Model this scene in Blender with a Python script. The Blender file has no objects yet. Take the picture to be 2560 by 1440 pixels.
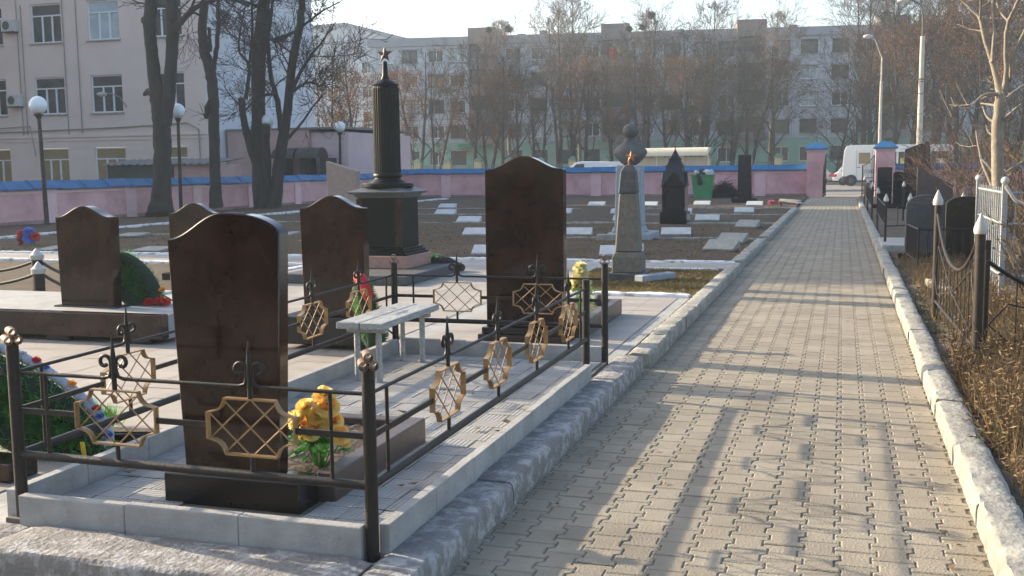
import bpy, bmesh, math, random
from mathutils import Vector, Matrix
R = math.radians
PI = math.pi
sc = bpy.context.scene
COL = sc.collection
# ------------------------------------------------------------------ camera
EYE = Vector((0, 0, 1.65)); FPX = 2650.0
YAW, PITCH, ROLL = 0.302277, 0.1131158, 0.012
_f = Vector((-math.sin(YAW)*math.cos(PITCH), math.cos(YAW)*math.cos(PITCH), -math.sin(PITCH)))
_r = Vector((math.cos(YAW), math.sin(YAW), 0)); _u = _r.cross(_f)
_r2 = _r*math.cos(ROLL) - _u*math.sin(ROLL); _u2 = _u*math.cos(ROLL) + _r*math.sin(ROLL)
cam = bpy.data.cameras.new('camera'); camo = bpy.data.objects.new('camera', cam); COL.objects.link(camo)
cam.sensor_width = 36; cam.lens = FPX/2560*36; cam.clip_start = 0.05; cam.clip_end = 3000
m3 = Matrix((_r2, _u2, -_f)).transposed()
camo.matrix_world = Matrix.Translation(EYE) @ m3.to_4x4()
sc.camera = camo
# ------------------------------------------------------------------ world, sun, exposure
SUN_EL, SUN_AZ = 20.5, -79.0          # azimuth from +Y, clockwise; the sun is on the left
w = bpy.data.worlds.new('World'); sc.world = w; w.use_nodes = True
nt = w.node_tree; bg = nt.nodes['Background']
sky = nt.nodes.new('ShaderNodeTexSky'); sky.sky_type = 'NISHITA'; sky.sun_disc = False
sky.sun_elevation = R(SUN_EL); sky.sun_rotation = R(SUN_AZ); sky.air_density = 1.0; sky.dust_density = 2.5; sky.ozone_density = 1.0
nt.links.new(sky.outputs[0], bg.inputs[0]); bg.inputs[1].default_value = 0.15
sl = bpy.data.lights.new('sun', 'SUN'); sl.energy = 4.2; sl.angle = R(0.6); sl.color = (1.0, 0.84, 0.62)
so = bpy.data.objects.new('sun', sl); COL.objects.link(so)
sd = Vector((math.cos(R(SUN_EL))*math.sin(R(SUN_AZ)), math.cos(R(SUN_EL))*math.cos(R(SUN_AZ)), math.sin(R(SUN_EL))))
so.rotation_euler = sd.to_track_quat('Z', 'Y').to_euler(); so.location = sd*60
sc.view_settings.view_transform = 'Standard'; sc.view_settings.look = 'None'
sc.view_settings.exposure = 1.36; sc.view_settings.gamma = 1.0
HAZE = 0.0010

# ------------------------------------------------------------------ unprojection of photo points onto real planes
def ray(px, py): return _f*FPX + _r2*(px-1280) + _u2*(720-py)
def G(px, py, z=0.0):
    d = ray(px, py); return EYE + d*((z-EYE.z)/d.z)
def D(px, py, Y):
    d = ray(px, py); return EYE + d*(Y/d.y)
def DX(px, py, X):
    d = ray(px, py); return EYE + d*(X/d.x)
# ------------------------------------------------------------------ materials
MATS = {}
def mat(name, c1, c2=None, scale=4, rough=.85, bump=0, bscale=40, metal=0, spec=.5, lo=.35, hi=.65, detail=6, trans=0, tint=0, stretch=None, wave=None):
    if name in MATS: return MATS[name]
    m = bpy.data.materials.new(name); m.use_nodes = True; n = m.node_tree.nodes; L = m.node_tree.links
    b = n['Principled BSDF']; b.inputs['Roughness'].default_value = rough; b.inputs['Metallic'].default_value = metal
    b.inputs['Specular IOR Level'].default_value = spec
    b.inputs['Base Color'].default_value = (*c1, 1)
    tc = n.new('ShaderNodeTexCoord'); vec = tc.outputs['Object']
    if stretch:
        mp = n.new('ShaderNodeMapping'); mp.inputs['Scale'].default_value = stretch; L.new(vec, mp.inputs[0]); vec = mp.outputs[0]
    col = None
    if c2 is not None:
        nz = n.new('ShaderNodeTexNoise'); nz.inputs['Scale'].default_value = scale; nz.inputs['Detail'].default_value = detail; nz.inputs['Roughness'].default_value = .65
        L.new(vec, nz.inputs['Vector'])
        cr = n.new('ShaderNodeValToRGB'); cr.color_ramp.elements[0].position = lo; cr.color_ramp.elements[1].position = hi
        cr.color_ramp.elements[0].color = (*c1, 1); cr.color_ramp.elements[1].color = (*c2, 1)
        L.new(nz.outputs['Fac'], cr.inputs[0]); col = cr.outputs[0]
    if tint:
        at = n.new('ShaderNodeAttribute'); at.attribute_name = 'tint'
        mr = n.new('ShaderNodeMapRange'); mr.inputs['To Min'].default_value = 1-tint; mr.inputs['To Max'].default_value = 1+tint
        L.new(at.outputs['Fac'], mr.inputs[0])
        hs = n.new('ShaderNodeHueSaturation'); L.new(mr.outputs[0], hs.inputs['Value'])
        if col is not None: L.new(col, hs.inputs['Color'])
        else: hs.inputs['Color'].default_value = (*c1, 1)
        col = hs.outputs[0]
    if col is not None: L.new(col, b.inputs['Base Color'])
    if bump:
        nb = n.new('ShaderNodeTexNoise'); nb.inputs['Scale'].default_value = bscale; nb.inputs['Detail'].default_value = 4
        L.new(vec, nb.inputs['Vector'])
        bp = n.new('ShaderNodeBump'); bp.inputs['Strength'].default_value = bump; bp.inputs['Distance'].default_value = .02
        L.new(nb.outputs['Fac'], bp.inputs['Height']); L.new(bp.outputs[0], b.inputs['Normal'])
    if trans:
        out = n['Material Output']; tr = n.new('ShaderNodeBsdfTranslucent'); mx = n.new('ShaderNodeMixShader'); mx.inputs[0].default_value = trans
        if col is not None: L.new(col, tr.inputs[0])
        else: tr.inputs[0].default_value = (*c1, 1)
        L.new(b.outputs[0], mx.inputs[1]); L.new(tr.outputs[0], mx.inputs[2]); L.new(mx.outputs[0], out.inputs[0])
    MATS[name] = m; return m

M = {}
M['granite'] = mat('dark_granite', (.0085, .0048, .0038), (.052, .023, .0155), 3.0, .09, spec=.45, lo=.38, hi=.72, detail=12)
M['granite_dark'] = mat('black_granite', (.008, .008, .009), (.016, .015, .015), 8, .2)
M['granite_cut'] = mat('cut_granite_edge', (.06, .068, .075), (.10, .11, .12), 14, .5)
M['granite_grey'] = mat('grey_granite', (.05, .053, .057), (.085, .088, .09), 20, .5)
M['granite_brown'] = mat('brown_granite', (.06, .042, .038), (.09, .065, .058), 12, .45)
M['granite_green'] = mat('green_black_granite', (.003, .005, .0052), (.007, .0105, .0105), 9, .42, spec=.14)
M['pink_granite'] = mat('pink_granite', (.30, .16, .13), (.38, .22, .18), 18, .6)
M['pink_stone'] = mat('pink_stone', (.27, .20, .17), (.34, .26, .22), 10, .8, .2)
M['concrete'] = mat('pale_concrete', (.27, .265, .255), (.36, .355, .34), 6, .85, .25, 60)
M['concrete2'] = mat('grey_concrete', (.25, .25, .24), (.36, .36, .34), 5, .9, .3, 40)
M['kerb'] = mat('worn_whitewashed_kerb', (.20, .188, .178), (.37, .362, .355), 11, .92, .6, 45, lo=.47, hi=.60, detail=13)
M['kerb2'] = mat('pale_kerb_stone', (.20, .19, .165), (.36, .35, .30), 5, .92, .6, 30, detail=8)
M['paver'] = mat('concrete_paver', (.222, .190, .142), (.298, .260, .196), 1.6, .9, .35, 90, tint=.11, detail=9)
M['sand'] = mat('joint_sand', (.12, .105, .085), (.17, .15, .12), 30, .95)
M['soil'] = mat('dark_soil', (.045, .034, .026), (.085, .062, .045), 3, .95, .9, 22)
M['lawn'] = mat('autumn_lawn', (.030, .019, .0085), (.088, .053, .024), 1.2, .95, 1.0, 30, lo=.3, hi=.7, detail=9)
M['verge'] = mat('verge_soil', (.06, .045, .03), (.12, .088, .055), 2, .95, 1.0, 25, detail=9)
M['tile'] = mat('courtyard_tile', (.27, .24, .21), (.33, .30, .265), 2, .75, .1, 60, tint=.06)
M['asphalt'] = mat('asphalt', (.16, .15, .14), (.22, .205, .19), 1, .9)
M['iron'] = mat('black_painted_iron', (.011, .0095, .009), (.022, .018, .015), 30, .5, .15, 80, spec=.35)
M['iron_brown'] = mat('brown_painted_iron', (.026, .02, .016), (.042, .033, .027), 30, .55, spec=.3)
M['gold'] = mat('bronze_paint', (.25, .145, .058), (.34, .21, .09), 25, .45, metal=.2)
M['rust'] = mat('rusty_bronze_pipe', (.11, .05, .022), (.19, .095, .035), 25, .6)
M['whitewood'] = mat('worn_white_paint', (.20, .21, .215), (.40, .41, .40), 9, .75, .4, 50, lo=.32, hi=.62, stretch=(8, 1, 8))
M['white'] = mat('white_paint', (.72, .73, .73), (.8, .8, .8), 8, .5)
M['globe'] = mat('opal_glass', (.78, .8, .82), None, rough=.2)
M['pink'] = mat('pink_render', (.50, .25, .26), (.74, .42, .42), .9, .95, .8, 14, lo=.3, hi=.62, detail=11)
M['pink2'] = mat('pale_pink_render', (.70, .43, .43), (.78, .5, .5), 2, .9, .2, 30)
M['blue'] = mat('blue_metal_sheet', (.012, .10, .24), (.03, .16, .33), 2, .55, spec=.25)
M['beige'] = mat('beige_render', (.72, .565, .49), (.78, .625, .55), .6, .95, .2, 20, detail=8)
M['wing'] = mat('shaded_side_render', (.52, .53, .57), (.6, .61, .65), .5, .95)  # office side wall: bluish shade of the sunless side put into its colour
M['annex'] = mat('annex_render', (.42, .27, .25), (.5, .33, .30), .8, .95)
M['annex2'] = mat('annex_pink', (.54, .39, .39), (.6, .45, .45), .8, .95)
M['glass'] = mat('window_glass', (.02, .026, .03), (.05, .055, .06), 1.5, .08, spec=.8)
M['glass_warm'] = mat('curtained_glass', (.24, .17, .08), (.34, .24, .11), 2, .25)
M['glass_pale'] = mat('white_blind', (.38, .44, .46), (.5, .56, .58), 2, .25)
M['apt'] = mat('apartment_panel', (.42, .45, .485), (.52, .55, .585), .35, .95, detail=8)
M['apt_top'] = mat('apartment_parapet', (.27, .29, .32), (.34, .36, .39), .6, .95)
M['apt_green'] = mat('green_ground_floor', (.24, .42, .33), (.31, .5, .40), .6, .95)
M['apt_brown'] = mat('brown_loggia', (.19, .155, .145), (.27, .225, .21), .7, .95)
M['dark'] = mat('dark_opening', (.03, .028, .027), (.06, .055, .05), 1, .9)
M['bark'] = mat('grey_bark', (.017, .015, .014), (.04, .034, .03), 5, .95, 1.0, 14, stretch=(1, 1, .25), detail=8)
M['bark_far'] = mat('far_bark', (.018, .015, .014), (.034, .028, .025), 3, .95)
M['bark_pale'] = mat('young_bark', (.20, .165, .12), (.30, .26, .20), 6, .9, .5, 30)
M['twig'] = mat('twig', (.026, .02, .017), (.05, .037, .03), 2, .95)
M['birchtwig'] = mat('birch_twig', (.17, .13, .11), (.23, .18, .15), 2, .95)
M['leaf_brown'] = mat('brown_leaf', (.12, .058, .024), (.20, .098, .038), .8, .9, trans=.3)
M['leaf_dull'] = mat('dull_leaf', (.075, .047, .029), (.125, .075, .042), .8, .9, trans=.25)
M['litter'] = mat('fallen_leaf', (.085, .045, .022), (.24, .145, .068), 2.5, .9)
M['drygrass'] = mat('dry_grass', (.11, .085, .03), (.22, .165, .06), 1.5, .9, trans=.25)
M['weed'] = mat('dead_weed', (.09, .058, .03), (.29, .20, .10), 2, .9, trans=.2)
M['pine'] = mat('wreath_needles', (.025, .14, .035), (.12, .34, .09), 8, .6, trans=.5)
M['leaf_green'] = mat('plastic_leaf', (.06, .28, .03), (.14, .42, .06), 8, .45, trans=.35)
M['petal_orange'] = mat('orange_petal', (.88, .40, .06), (.92, .56, .14), 20, .6, trans=.4)
M['petal_yellow'] = mat('yellow_petal', (.9, .66, .15), (.92, .76, .3), 20, .6, trans=.4)
M['petal_pale'] = mat('pale_yellow_petal', (.72, .66, .3), (.78, .73, .45), 20, .6, trans=.4)
M['petal_red'] = mat('red_petal', (.55, .03, .025), (.7, .06, .05), 20, .6, trans=.3)
M['petal_blue'] = mat('blue_petal', (.06, .13, .5), (.12, .25, .65), 20, .6, trans=.3)
M['petal_pink'] = mat('pink_petal', (.6, .12, .16), (.75, .25, .28), 20, .6, trans=.3)
M['petal_white'] = mat('white_petal', (.6, .62, .66), (.75, .77, .8), 20, .6, trans=.3)
M['ribbon'] = mat('yellow_ribbon', (.75, .55, .05), None, rough=.4, trans=.3)
M['ribbon_red'] = mat('red_ribbon', (.6, .03, .03), None, rough=.4, trans=.3)
M['bin'] = mat('green_plastic', (.05, .24, .09), (.07, .3, .12), 3, .5)
M['black'] = mat('black_rubber', (.015, .015, .016), None, rough=.7)
M['silver'] = mat('silver_paint', (.42, .40, .36), (.52, .50, .46), 10, .5, metal=.1)
M['buswhite'] = mat('bus_paint', (.72, .70, .65), (.78, .76, .71), 1, .35)
M['carwhite'] = mat('car_paint', (.7, .72, .75), None, rough=.2)
M['carglass'] = mat('vehicle_glass', (.03, .035, .04), None, rough=.06, spec=.8)
M['yellow'] = mat('yellow_sheet', (.6, .48, .08), None, rough=.6)
M['bluep'] = mat('blue_panel', (.03, .09, .33), None, rough=.5)
M['redl'] = mat('red_lamp_lens', (.5, .03, .03), None, rough=.2)
M['shelter'] = mat('cream_sheet', (.62, .54, .38), (.7, .62, .46), 1, .5)
M['shelter_glass'] = mat('dusty_panel', (.38, .33, .25), (.48, .42, .33), 1.5, .4)
M['yelstone'] = mat('yellow_pillar_render', (.46, .40, .20), (.54, .48, .26), 1, .9)
M['greenfence'] = mat('green_fence_paint', (.10, .18, .13), None, rough=.6)
M['pole'] = mat('pale_concrete_pole', (.42, .38, .32), (.52, .48, .41), 3, .9)
M['orange'] = mat('orange_star_paint', (.36, .13, .035), None, rough=.55)
M['redstar'] = mat('dark_red_star', (.05, .014, .012), None, rough=.6)
M['plaster'] = mat('grey_plaster', (.085, .085, .085), (.12, .12, .12), 6, .85, .3)
M['obelisk'] = mat('brown_grey_stone', (.11, .098, .08), (.16, .145, .12), 16, .85, .3)
M['obelisk_dark'] = mat('dark_grey_stone', (.05, .05, .052), (.08, .08, .082), 14, .7, .2)
M['blue_grey'] = mat('blue_grey_stone', (.25, .28, .31), (.32, .35, .38), 8, .8, .2)
M['tablet'] = mat('pale_tablet', (.40, .41, .41), (.50, .51, .50), 6, .7, .1, 60)
M['tablet_grey'] = mat('grey_tablet', (.23, .23, .20), (.31, .31, .28), 7, .85, .2, 60)
M['darkgreen'] = mat('dark_green_sheet', (.012, .035, .025), (.02, .05, .035), 2, .6)
M['roofgrey'] = mat('grey_corrugated', (.14, .13, .12), (.2, .19, .18), 3, .8)
M['canopy'] = mat('dark_canopy', (.022, .018, .016), None, rough=.4)
M['acbox'] = mat('ac_plastic', (.5, .49, .47), (.56, .55, .53), 4, .5)

# ------------------------------------------------------------------ mesh builder
class MB:
    def __init__(s): s.v = []; s.f = []; s.m = []; s.t = []
    def face(s, pts, m=0, t=.5):
        i = len(s.v); s.v += [tuple(p) for p in pts]; s.f.append(tuple(range(i, i+len(pts)))); s.m.append(m); s.t.append(t)
    def grid(s, ids, m=0): s.f.append(tuple(ids)); s.m.append(m); s.t.append(.5)
    def box(s, x0, x1, y0, y1, z0, z1, m=0, M4=None):
        i = len(s.v)
        P = [(x0, y0, z0), (x1, y0, z0), (x1, y1, z0), (x0, y1, z0), (x0, y0, z1), (x1, y0, z1), (x1, y1, z1), (x0, y1, z1)]
        if M4 is not None: P = [tuple(M4 @ Vector(p)) for p in P]
        s.v += P
        for q in ((0, 3, 2, 1), (4, 5, 6, 7), (0, 1, 5, 4), (1, 2, 6, 5), (2, 3, 7, 6), (3, 0, 4, 7)): s.grid([i+k for k in q], m)
        return s
    def frustum(s, cx, cy, w0, d0, z0, w1, d1, z1, m=0):
        i = len(s.v)
        for (ww, dd, z) in ((w0, d0, z0), (w1, d1, z1)):
            s.v += [(cx-ww/2, cy-dd/2, z), (cx+ww/2, cy-dd/2, z), (cx+ww/2, cy+dd/2, z), (cx-ww/2, cy+dd/2, z)]
        for q in ((0, 3, 2, 1), (4, 5, 6, 7), (0, 1, 5, 4), (1, 2, 6, 5), (2, 3, 7, 6), (3, 0, 4, 7)): s.grid([i+k for k in q], m)
        return s
    def tube(s, pts, r, n=8, m=0, cap=True):
        pts = [Vector(p) for p in pts]; K = len(pts)
        rr = list(r) if isinstance(r, (list, tuple)) else [r]*K
        d0 = (pts[1]-pts[0]).normalized()
        ref = Vector((0, 0, 1)) if abs(d0.z) < .9 else Vector((1, 0, 0))
        a = d0.cross(ref).normalized(); i0 = len(s.v)
        for k in range(K):
            d = (pts[min(k+1, K-1)]-pts[max(k-1, 0)])
            d = d.normalized() if d.length > 1e-9 else d0
            a = (a - d*a.dot(d)); a = a.normalized() if a.length > 1e-6 else d.orthogonal().normalized()
            b = d.cross(a)
            for j in range(n):
                t = 2*PI*j/n; s.v.append(tuple(pts[k]+(a*math.cos(t)+b*math.sin(t))*rr[k]))
        for k in range(K-1):
            for j in range(n):
                j2 = (j+1) % n
                s.grid((i0+k*n+j, i0+k*n+j2, i0+(k+1)*n+j2, i0+(k+1)*n+j), m)
        if cap:
            s.grid([i0+j for j in range(n)][::-1], m); s.grid([i0+(K-1)*n+j for j in range(n)], m)
        return s
    def lathe(s, prof, n=24, c=(0, 0, 0), m=0, sx=1, sy=1, flute=0):
        i0 = len(s.v)
        for (r, z) in prof:
            for j in range(n):
                t = 2*PI*j/n; q = r*(1-(flute if j % 2 else 0)); s.v.append((c[0]+q*sx*math.cos(t), c[1]+q*sy*math.sin(t), c[2]+z))
        for k in range(len(prof)-1):
            for j in range(n):
                j2 = (j+1) % n; s.grid((i0+k*n+j, i0+k*n+j2, i0+(k+1)*n+j2, i0+(k+1)*n+j), m)
        s.grid([i0+j for j in range(n)][::-1], m); s.grid([i0+(len(prof)-1)*n+j for j in range(n)], m)
        return s
    def prism(s, out, y0, y1, m=0, mside=None):   # outline in x,z (counter-clockwise seen from -y)
        n = len(out); i = len(s.v)
        s.v += [(x, y0, z) for x, z in out] + [(x, y1, z) for x, z in out]
        s.grid(range(i, i+n), m); s.grid([i+n+k for k in range(n)][::-1], m)
        for k in range(n):
            k2 = (k+1) % n; s.grid((i+k2, i+k, i+n+k, i+n+k2), m if mside is None else mside)
        return s
    def prismz(s, out, z0, z1, m=0):
        n = len(out); i = len(s.v)
        s.v += [(x, y, z0) for x, y in out] + [(x, y, z1) for x, y in out]
        s.grid([i+k for k in range(n)][::-1], m); s.grid(range(i+n, i+2*n), m)
        for k in range(n):
            k2 = (k+1) % n; s.grid((i+k, i+k2, i+n+k2, i+n+k), m)
        return s
    def ball(s, c, r, nu=14, nv=9, sx=1, sy=1, sz=1, m=0):
        prof = [(max(r*math.sin(PI*k/nv), r*.01), -r*sz*math.cos(PI*k/nv)) for k in range(nv+1)]
        return s.lathe(prof, nu, c, m, sx, sy)
    def build(s, name, mats, parent=None, loc=(0, 0, 0), smooth=None, bevel=0, seg=1, rot=None):
        me = bpy.data.meshes.new(name); me.from_pydata(s.v, [], s.f)
        if not isinstance(mats, (list, tuple)): mats = [mats]
        for q in mats: me.materials.append(q)
        me.polygons.foreach_set('material_index', s.m)
        if any(t != .5 for t in s.t):
            at = me.attributes.new('tint', 'FLOAT', 'FACE'); at.data.foreach_set('value', s.t)
        me.update()
        if bevel:
            bm = bmesh.new(); bm.from_mesh(me); bmesh.ops.remove_doubles(bm, verts=bm.verts, dist=1e-5)
            bmesh.ops.recalc_face_normals(bm, faces=bm.faces)
            es = [e for e in bm.edges if len(e.link_faces) == 2 and e.calc_face_angle(0) > R(32)]
            bmesh.ops.bevel(bm, geom=es, offset=bevel, segments=seg, affect='EDGES', profile=.6)
            bm.to_mesh(me); bm.free()
        if smooth:
            me.polygons.foreach_set('use_smooth', [True]*len(me.polygons)); me.set_sharp_from_angle(angle=R(smooth))
        o = bpy.data.objects.new(name, me); COL.objects.link(o); o.location = loc
        if rot: o.rotation_euler = rot
        if parent: o.parent = parent
        return o

def thing(name, label, cat, loc=(0, 0, 0), rz=0, group=None):
    o = bpy.data.objects.new(name, None); COL.objects.link(o); o.location = loc; o.rotation_euler = (0, 0, rz); o.empty_display_size = .2
    o['label'] = label; o['category'] = cat
    if group: o['group'] = group
    return o
def tag(o, label, cat, group=None):
    o['label'] = label; o['category'] = cat
    if group: o['group'] = group
    return o
def struct(o, kind='structure'): o['kind'] = kind; return o
def children(o): return [c for c in COL.objects if c.parent == o]
def copy_tree(o, parent=None, kids=None):
    c = o.copy(); COL.objects.link(c)
    if parent: c.parent = parent
    for ch in KIDS.get(o.name, []) if kids is None else kids: copy_tree(ch, c)
    return c
KIDS = {}
def index_kids():
    KIDS.clear()
    for o in COL.objects:
        if o.parent: KIDS.setdefault(o.parent.name, []).append(o)
def dup(o, loc, rz=0, label=None, s=None):
    c = copy_tree(o); c.location = loc; c.rotation_euler = (0, 0, rz)
    if label: c['label'] = label
    if s: c.scale = s if isinstance(s, (tuple, list)) else (s, s, s)
    return c

def facade(mb, x0, x1, z0, z1, rects, depth, m=0, mr=0, y=0.0):
    """wall in the x,z plane facing -y with real openings and reveals"""
    xs = sorted({x0, x1, *[q for r in rects for q in r[:2]]}); zs = sorted({z0, z1, *[q for r in rects for q in r[2:4]]})
    for a, b in zip(xs, xs[1:]):
        for c, d in zip(zs, zs[1:]):
            mx, mz = (a+b)/2, (c+d)/2
            if any(r[0] < mx < r[1] and r[2] < mz < r[3] for r in rects): continue
            mb.face([(a, y, c), (b, y, c), (b, y, d), (a, y, d)], m)
    for (a, b, c, d) in [r[:4] for r in rects]:
        Y = y+depth
        mb.face([(a, y, c), (a, Y, c), (a, Y, d), (a, y, d)], mr); mb.face([(b, Y, c), (b, y, c), (b, y, d), (b, Y, d)], mr)
        mb.face([(a, y, d), (a, Y, d), (b, Y, d), (b, y, d)], mr); mb.face([(a, Y, c), (a, y, c), (b, y, c), (b, Y, c)], mr)
# ================================================================== SETTING: ground, path, kerbs, lawns
rng = random.Random(7)
XL, XR = -1.48, 0.61
mb = MB(); mb.face([(-500, -120, -.03), (500, -120, -.03), (500, 800, -.03), (-500, 800, -.03)])
struct(mb.build('ground', M['verge']))
def pavers(mb, x0, x1, y0, y1, P, L, seed):
    rg = random.Random(seed); nx = int(round((x1-x0)/P)); ny = int((y1-y0)/L)
    e, g, bv = .013, .0022, .006
    for i in range(nx):
        cx = x0+(i+.5)*P
        for j in range(-1, ny+1):
            cy = y0+(j+.5+(.5 if i % 2 else 0))*L
            dz = rg.uniform(-.0022, .0022); tx = rg.uniform(-.006, .006); ty = rg.uniform(-.006, .006); t = rg.random()
            def ring(ins, z):
                a = P/2+e-g-ins; b = P/2-e-g-ins; h = L/2-g-ins; y1_, y2_ = .29*L, .21*L
                q = [(-a, -h), (a, -h), (a, -y1_), (b, -y2_), (b, y2_), (a, y1_), (a, h), (-a, h), (-a, y1_), (-b, y2_), (-b, -y2_), (-a, -y1_)]
                return [(cx+x, cy+y, z+dz+tx*x+ty*y) for x, y in q]
            top = ring(bv, 0); low = ring(0, -.0048); i0 = len(mb.v); mb.v += top+low
            mb.f.append(tuple(range(i0, i0+12))); mb.m.append(0); mb.t.append(t)
            for k in range(12):
                k2 = (k+1) % 12; mb.f.append((i0+12+k, i0+12+k2, i0+k2, i0+k)); mb.m.append(0); mb.t.append(t)
mb = MB(); pavers(mb, XL-(XR-XL)/14, XR, 1.6, 53, (XR-XL)/14, .172, 1); pavers(mb, XL-37*.1493, XL-.1493, 1.6, 3.36, .1493, .172, 2)
struct(mb.build('path', M['paver']))
mb = MB(); mb.face([(XL-.1, -3, -.0055), (XR+.1, -3, -.0055), (XR+.1, 53.1, -.0055), (XL-.1, 53.1, -.0055)]); mb.face([(-8, -3, -.0055), (XL-.1, -3, -.0055), (XL-.1, 3.5, -.0055), (-8, 3.5, -.0055)])
struct(mb.build('path_bed', M['sand']))

def kerb(mb, p0, p1, wd, h, blk, rg, jit=.006, z0=-.02, gap=.006):
    p0 = Vector((*p0, 0)); p1 = Vector((*p1, 0)); d = p1-p0; Lt = d.length; d.normalize(); nrm = Vector((-d.y, d.x, 0))
    s = 0
    while s < Lt-.02:
        bl = min(blk*rg.uniform(.85, 1.15), Lt-s); n = max(2, min(20, int(bl/.06)+1)); hz = rg.uniform(-.008, .008); off = rg.uniform(-.008, .008)
        sg = 1 if wd > 0 else -1; prof = [(0, 0), (0, .62), (.003*sg, .88), (.016*sg, .985), (.035*sg, 1.0), (wd*.5, 1.01), (wd-.03*sg, 1.0), (wd, .9), (wd, 0)]
        i0 = len(mb.v); K = len(prof)
        for a in range(n+1):
            sa = s+gap/2+(bl-gap)*a/n; endk = .93 if a in (0, n) else 1
            for (o, z) in prof:
                j = Vector((rg.uniform(-jit, jit), rg.uniform(-jit, jit), rg.uniform(-jit, jit))) if z > .3 else Vector()
                q = p0+d*sa+nrm*(o+off)+j; mb.v.append((q.x, q.y, z0+(h-z0)*z*endk+hz*(z > 0)+j.z))
        for a in range(n):
            for k in range(K-1): mb.grid((i0+a*K+k, i0+(a+1)*K+k, i0+(a+1)*K+k+1, i0+a*K+k+1))
        mb.grid([i0+k for k in range(K)]); mb.grid([i0+n*K+k for k in range(K)][::-1]); s += bl
rk = random.Random(3)
mb = MB(); kerb(mb, (XL-.03, 3.34), (XL-.03, 8.4), .21, .125, 1.6, rk, .0028); kerb(mb, (XL-.245, 3.34), (-7, 3.34), -.33, .125, 1.5, rk, .0032)
struct(mb.build('worn_kerb', M['kerb'], smooth=40))
mb = MB(); kerb(mb, (XL, 8.5), (XL, 16.9), .18, .13, 1.0, rk, .006)
yk = [G(1923, 595, .1).y, G(1967, 557, .1).y, G(1997, 535, .1).y, G(2016, 519, .1).y]
ys = [17.0]+yk
for a, b in zip(ys, ys[1:]): kerb(mb, (XL-.02, a+.35), (XL-.02, b-.15), .2, .12, 1.0, rk, .008)
kerb(mb, (XR, 2), (XR, 45), -.17, .125, 1.05, rk, .006)
struct(mb.build('path_kerb', M['kerb2'], smooth=40))
M['lime'] = mat('limewash', (.62, .63, .63), (.30, .29, .27), 5, .9, .4, 40, lo=.52, hi=.62)
mb = MB()
kerb(mb, (-1.7, 12.45), (-3.75, 12.45), -.2, .13, 1.2, rk)
kerb(mb, (-1.6, 16.95), (-21, 16.95), -.2, .13, 1.2, rk); kerb(mb, (-1.75, 16.0), (-3.6, 16.0), -.12, .11, 1.2, rk); kerb(mb, (-8.2, 15.7), (-16, 15.7), -.12, .11, 1.2, rk)
kerb(mb, (-19.6, 17), (-19.6, 52), .25, .12, 1.5, rk)
kerb(mb, (-8.2, 9.7), (-8.2, 15.5), .16, .12, 1.2, rk)
struct(mb.build('bed_kerb', M['lime'], smooth=40))
mb = MB()
for i, y in enumerate(yk):
    kerb(mb, (-1.7, y), (-6.5-1.5*(i % 2), y), -.12, .095, 1.3, rk, .012); kerb(mb, (-9.5, y+.05), (-19.4, y), -.12, .075, 1.6, rk, .014)
struct(mb.build('bed_edging', M['kerb2'], smooth=40))
# lawns between the kerbs: gently uneven soil sheets
def sheet(name, m, x0, x1, y0, y1, z, amp, step, seed, kind='structure'):
    rg = random.Random(seed); mb = MB(); nx = max(1, int((x1-x0)/step)); ny = max(1, int((y1-y0)/step)); i0 = 0
    for j in range(ny+1):
        for i in range(nx+1):
            mb.v.append((x0+(x1-x0)*i/nx, y0+(y1-y0)*j/ny, z+rg.uniform(-amp, amp)))
    for j in range(ny):
        for i in range(nx): a = j*(nx+1)+i; mb.grid((a, a+1, a+nx+2, a+nx+1))
    return struct(mb.build(name, m, smooth=180), kind)
sheet('lawn', M['lawn'], -24.3, -1.66, 17.1, 55.6, .06, .025, .5, 4)
M['lawn_dry'] = mat('dry_lawn', (.06, .045, .02), (.13, .10, .045), 2.5, .95, 1.0, 30, lo=.3, hi=.7, detail=9)
sheet('lawn', M['lawn_dry'], -3.6, -1.66, 12.6, 15.95, .085, .012, .2, 5)
sheet('lawn', M['lawn'], -24.3, -8.3, 9.8, 16.9, .055, .02, .4, 6)
sheet('verge', M['verge'], .765, 9, 1.5, 54, .06, .03, .22, 8)
# tiled courtyard (large pale slabs with thin joints)
def tiles(mb, x0, x1, y0, y1, z, s, rg, gap=.004, rel=.0015):
    ny = int((y1-y0)/s); nx = int((x1-x0)/s)
    for i in range(nx):
        for j in range(ny):
            a, b = x0+i*s+gap/2, y0+j*s+gap/2; d = rg.uniform(-rel, rel)
            mb.face([(a, b, z+d), (a+s-gap, b, z+d), (a+s-gap, b+s-gap, z+d), (a, b+s-gap, z+d)], 0, rg.random())
mb = MB(); tiles(mb, -8.1, -3.62, 3.7, 16.8, .105, .3, rk); tiles(mb, -3.62, -1.72, 8.2, 12.4, .105, .3, rk); tiles(mb, -3.62, -1.5, 16.05, 16.8, .105, .3, rk); tiles(mb, -16, -8.0, 3.7, 9.6, .105, .4, rk); tiles(mb, -16, -8.1, 15.8, 16.8, .105, .3, rk)
struct(mb.build('courtyard_paving', M['tile']))
mb = MB(); mb.box(-8.2, -3.6, 3.66, 17.0, -.02, .0995); mb.box(-3.599, -1.69, 3.66, 12.5, -.02, .0995); mb.box(-3.599, -1.5, 16.05, 17, -.02, .0995); mb.box(-16, -8.201, 3.66, 9.8, -.02, .0995); mb.box(-16, -8.201, 15.75, 17, -.02, .0995); struct(mb.build('courtyard_bed', M['concrete2']))
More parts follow.
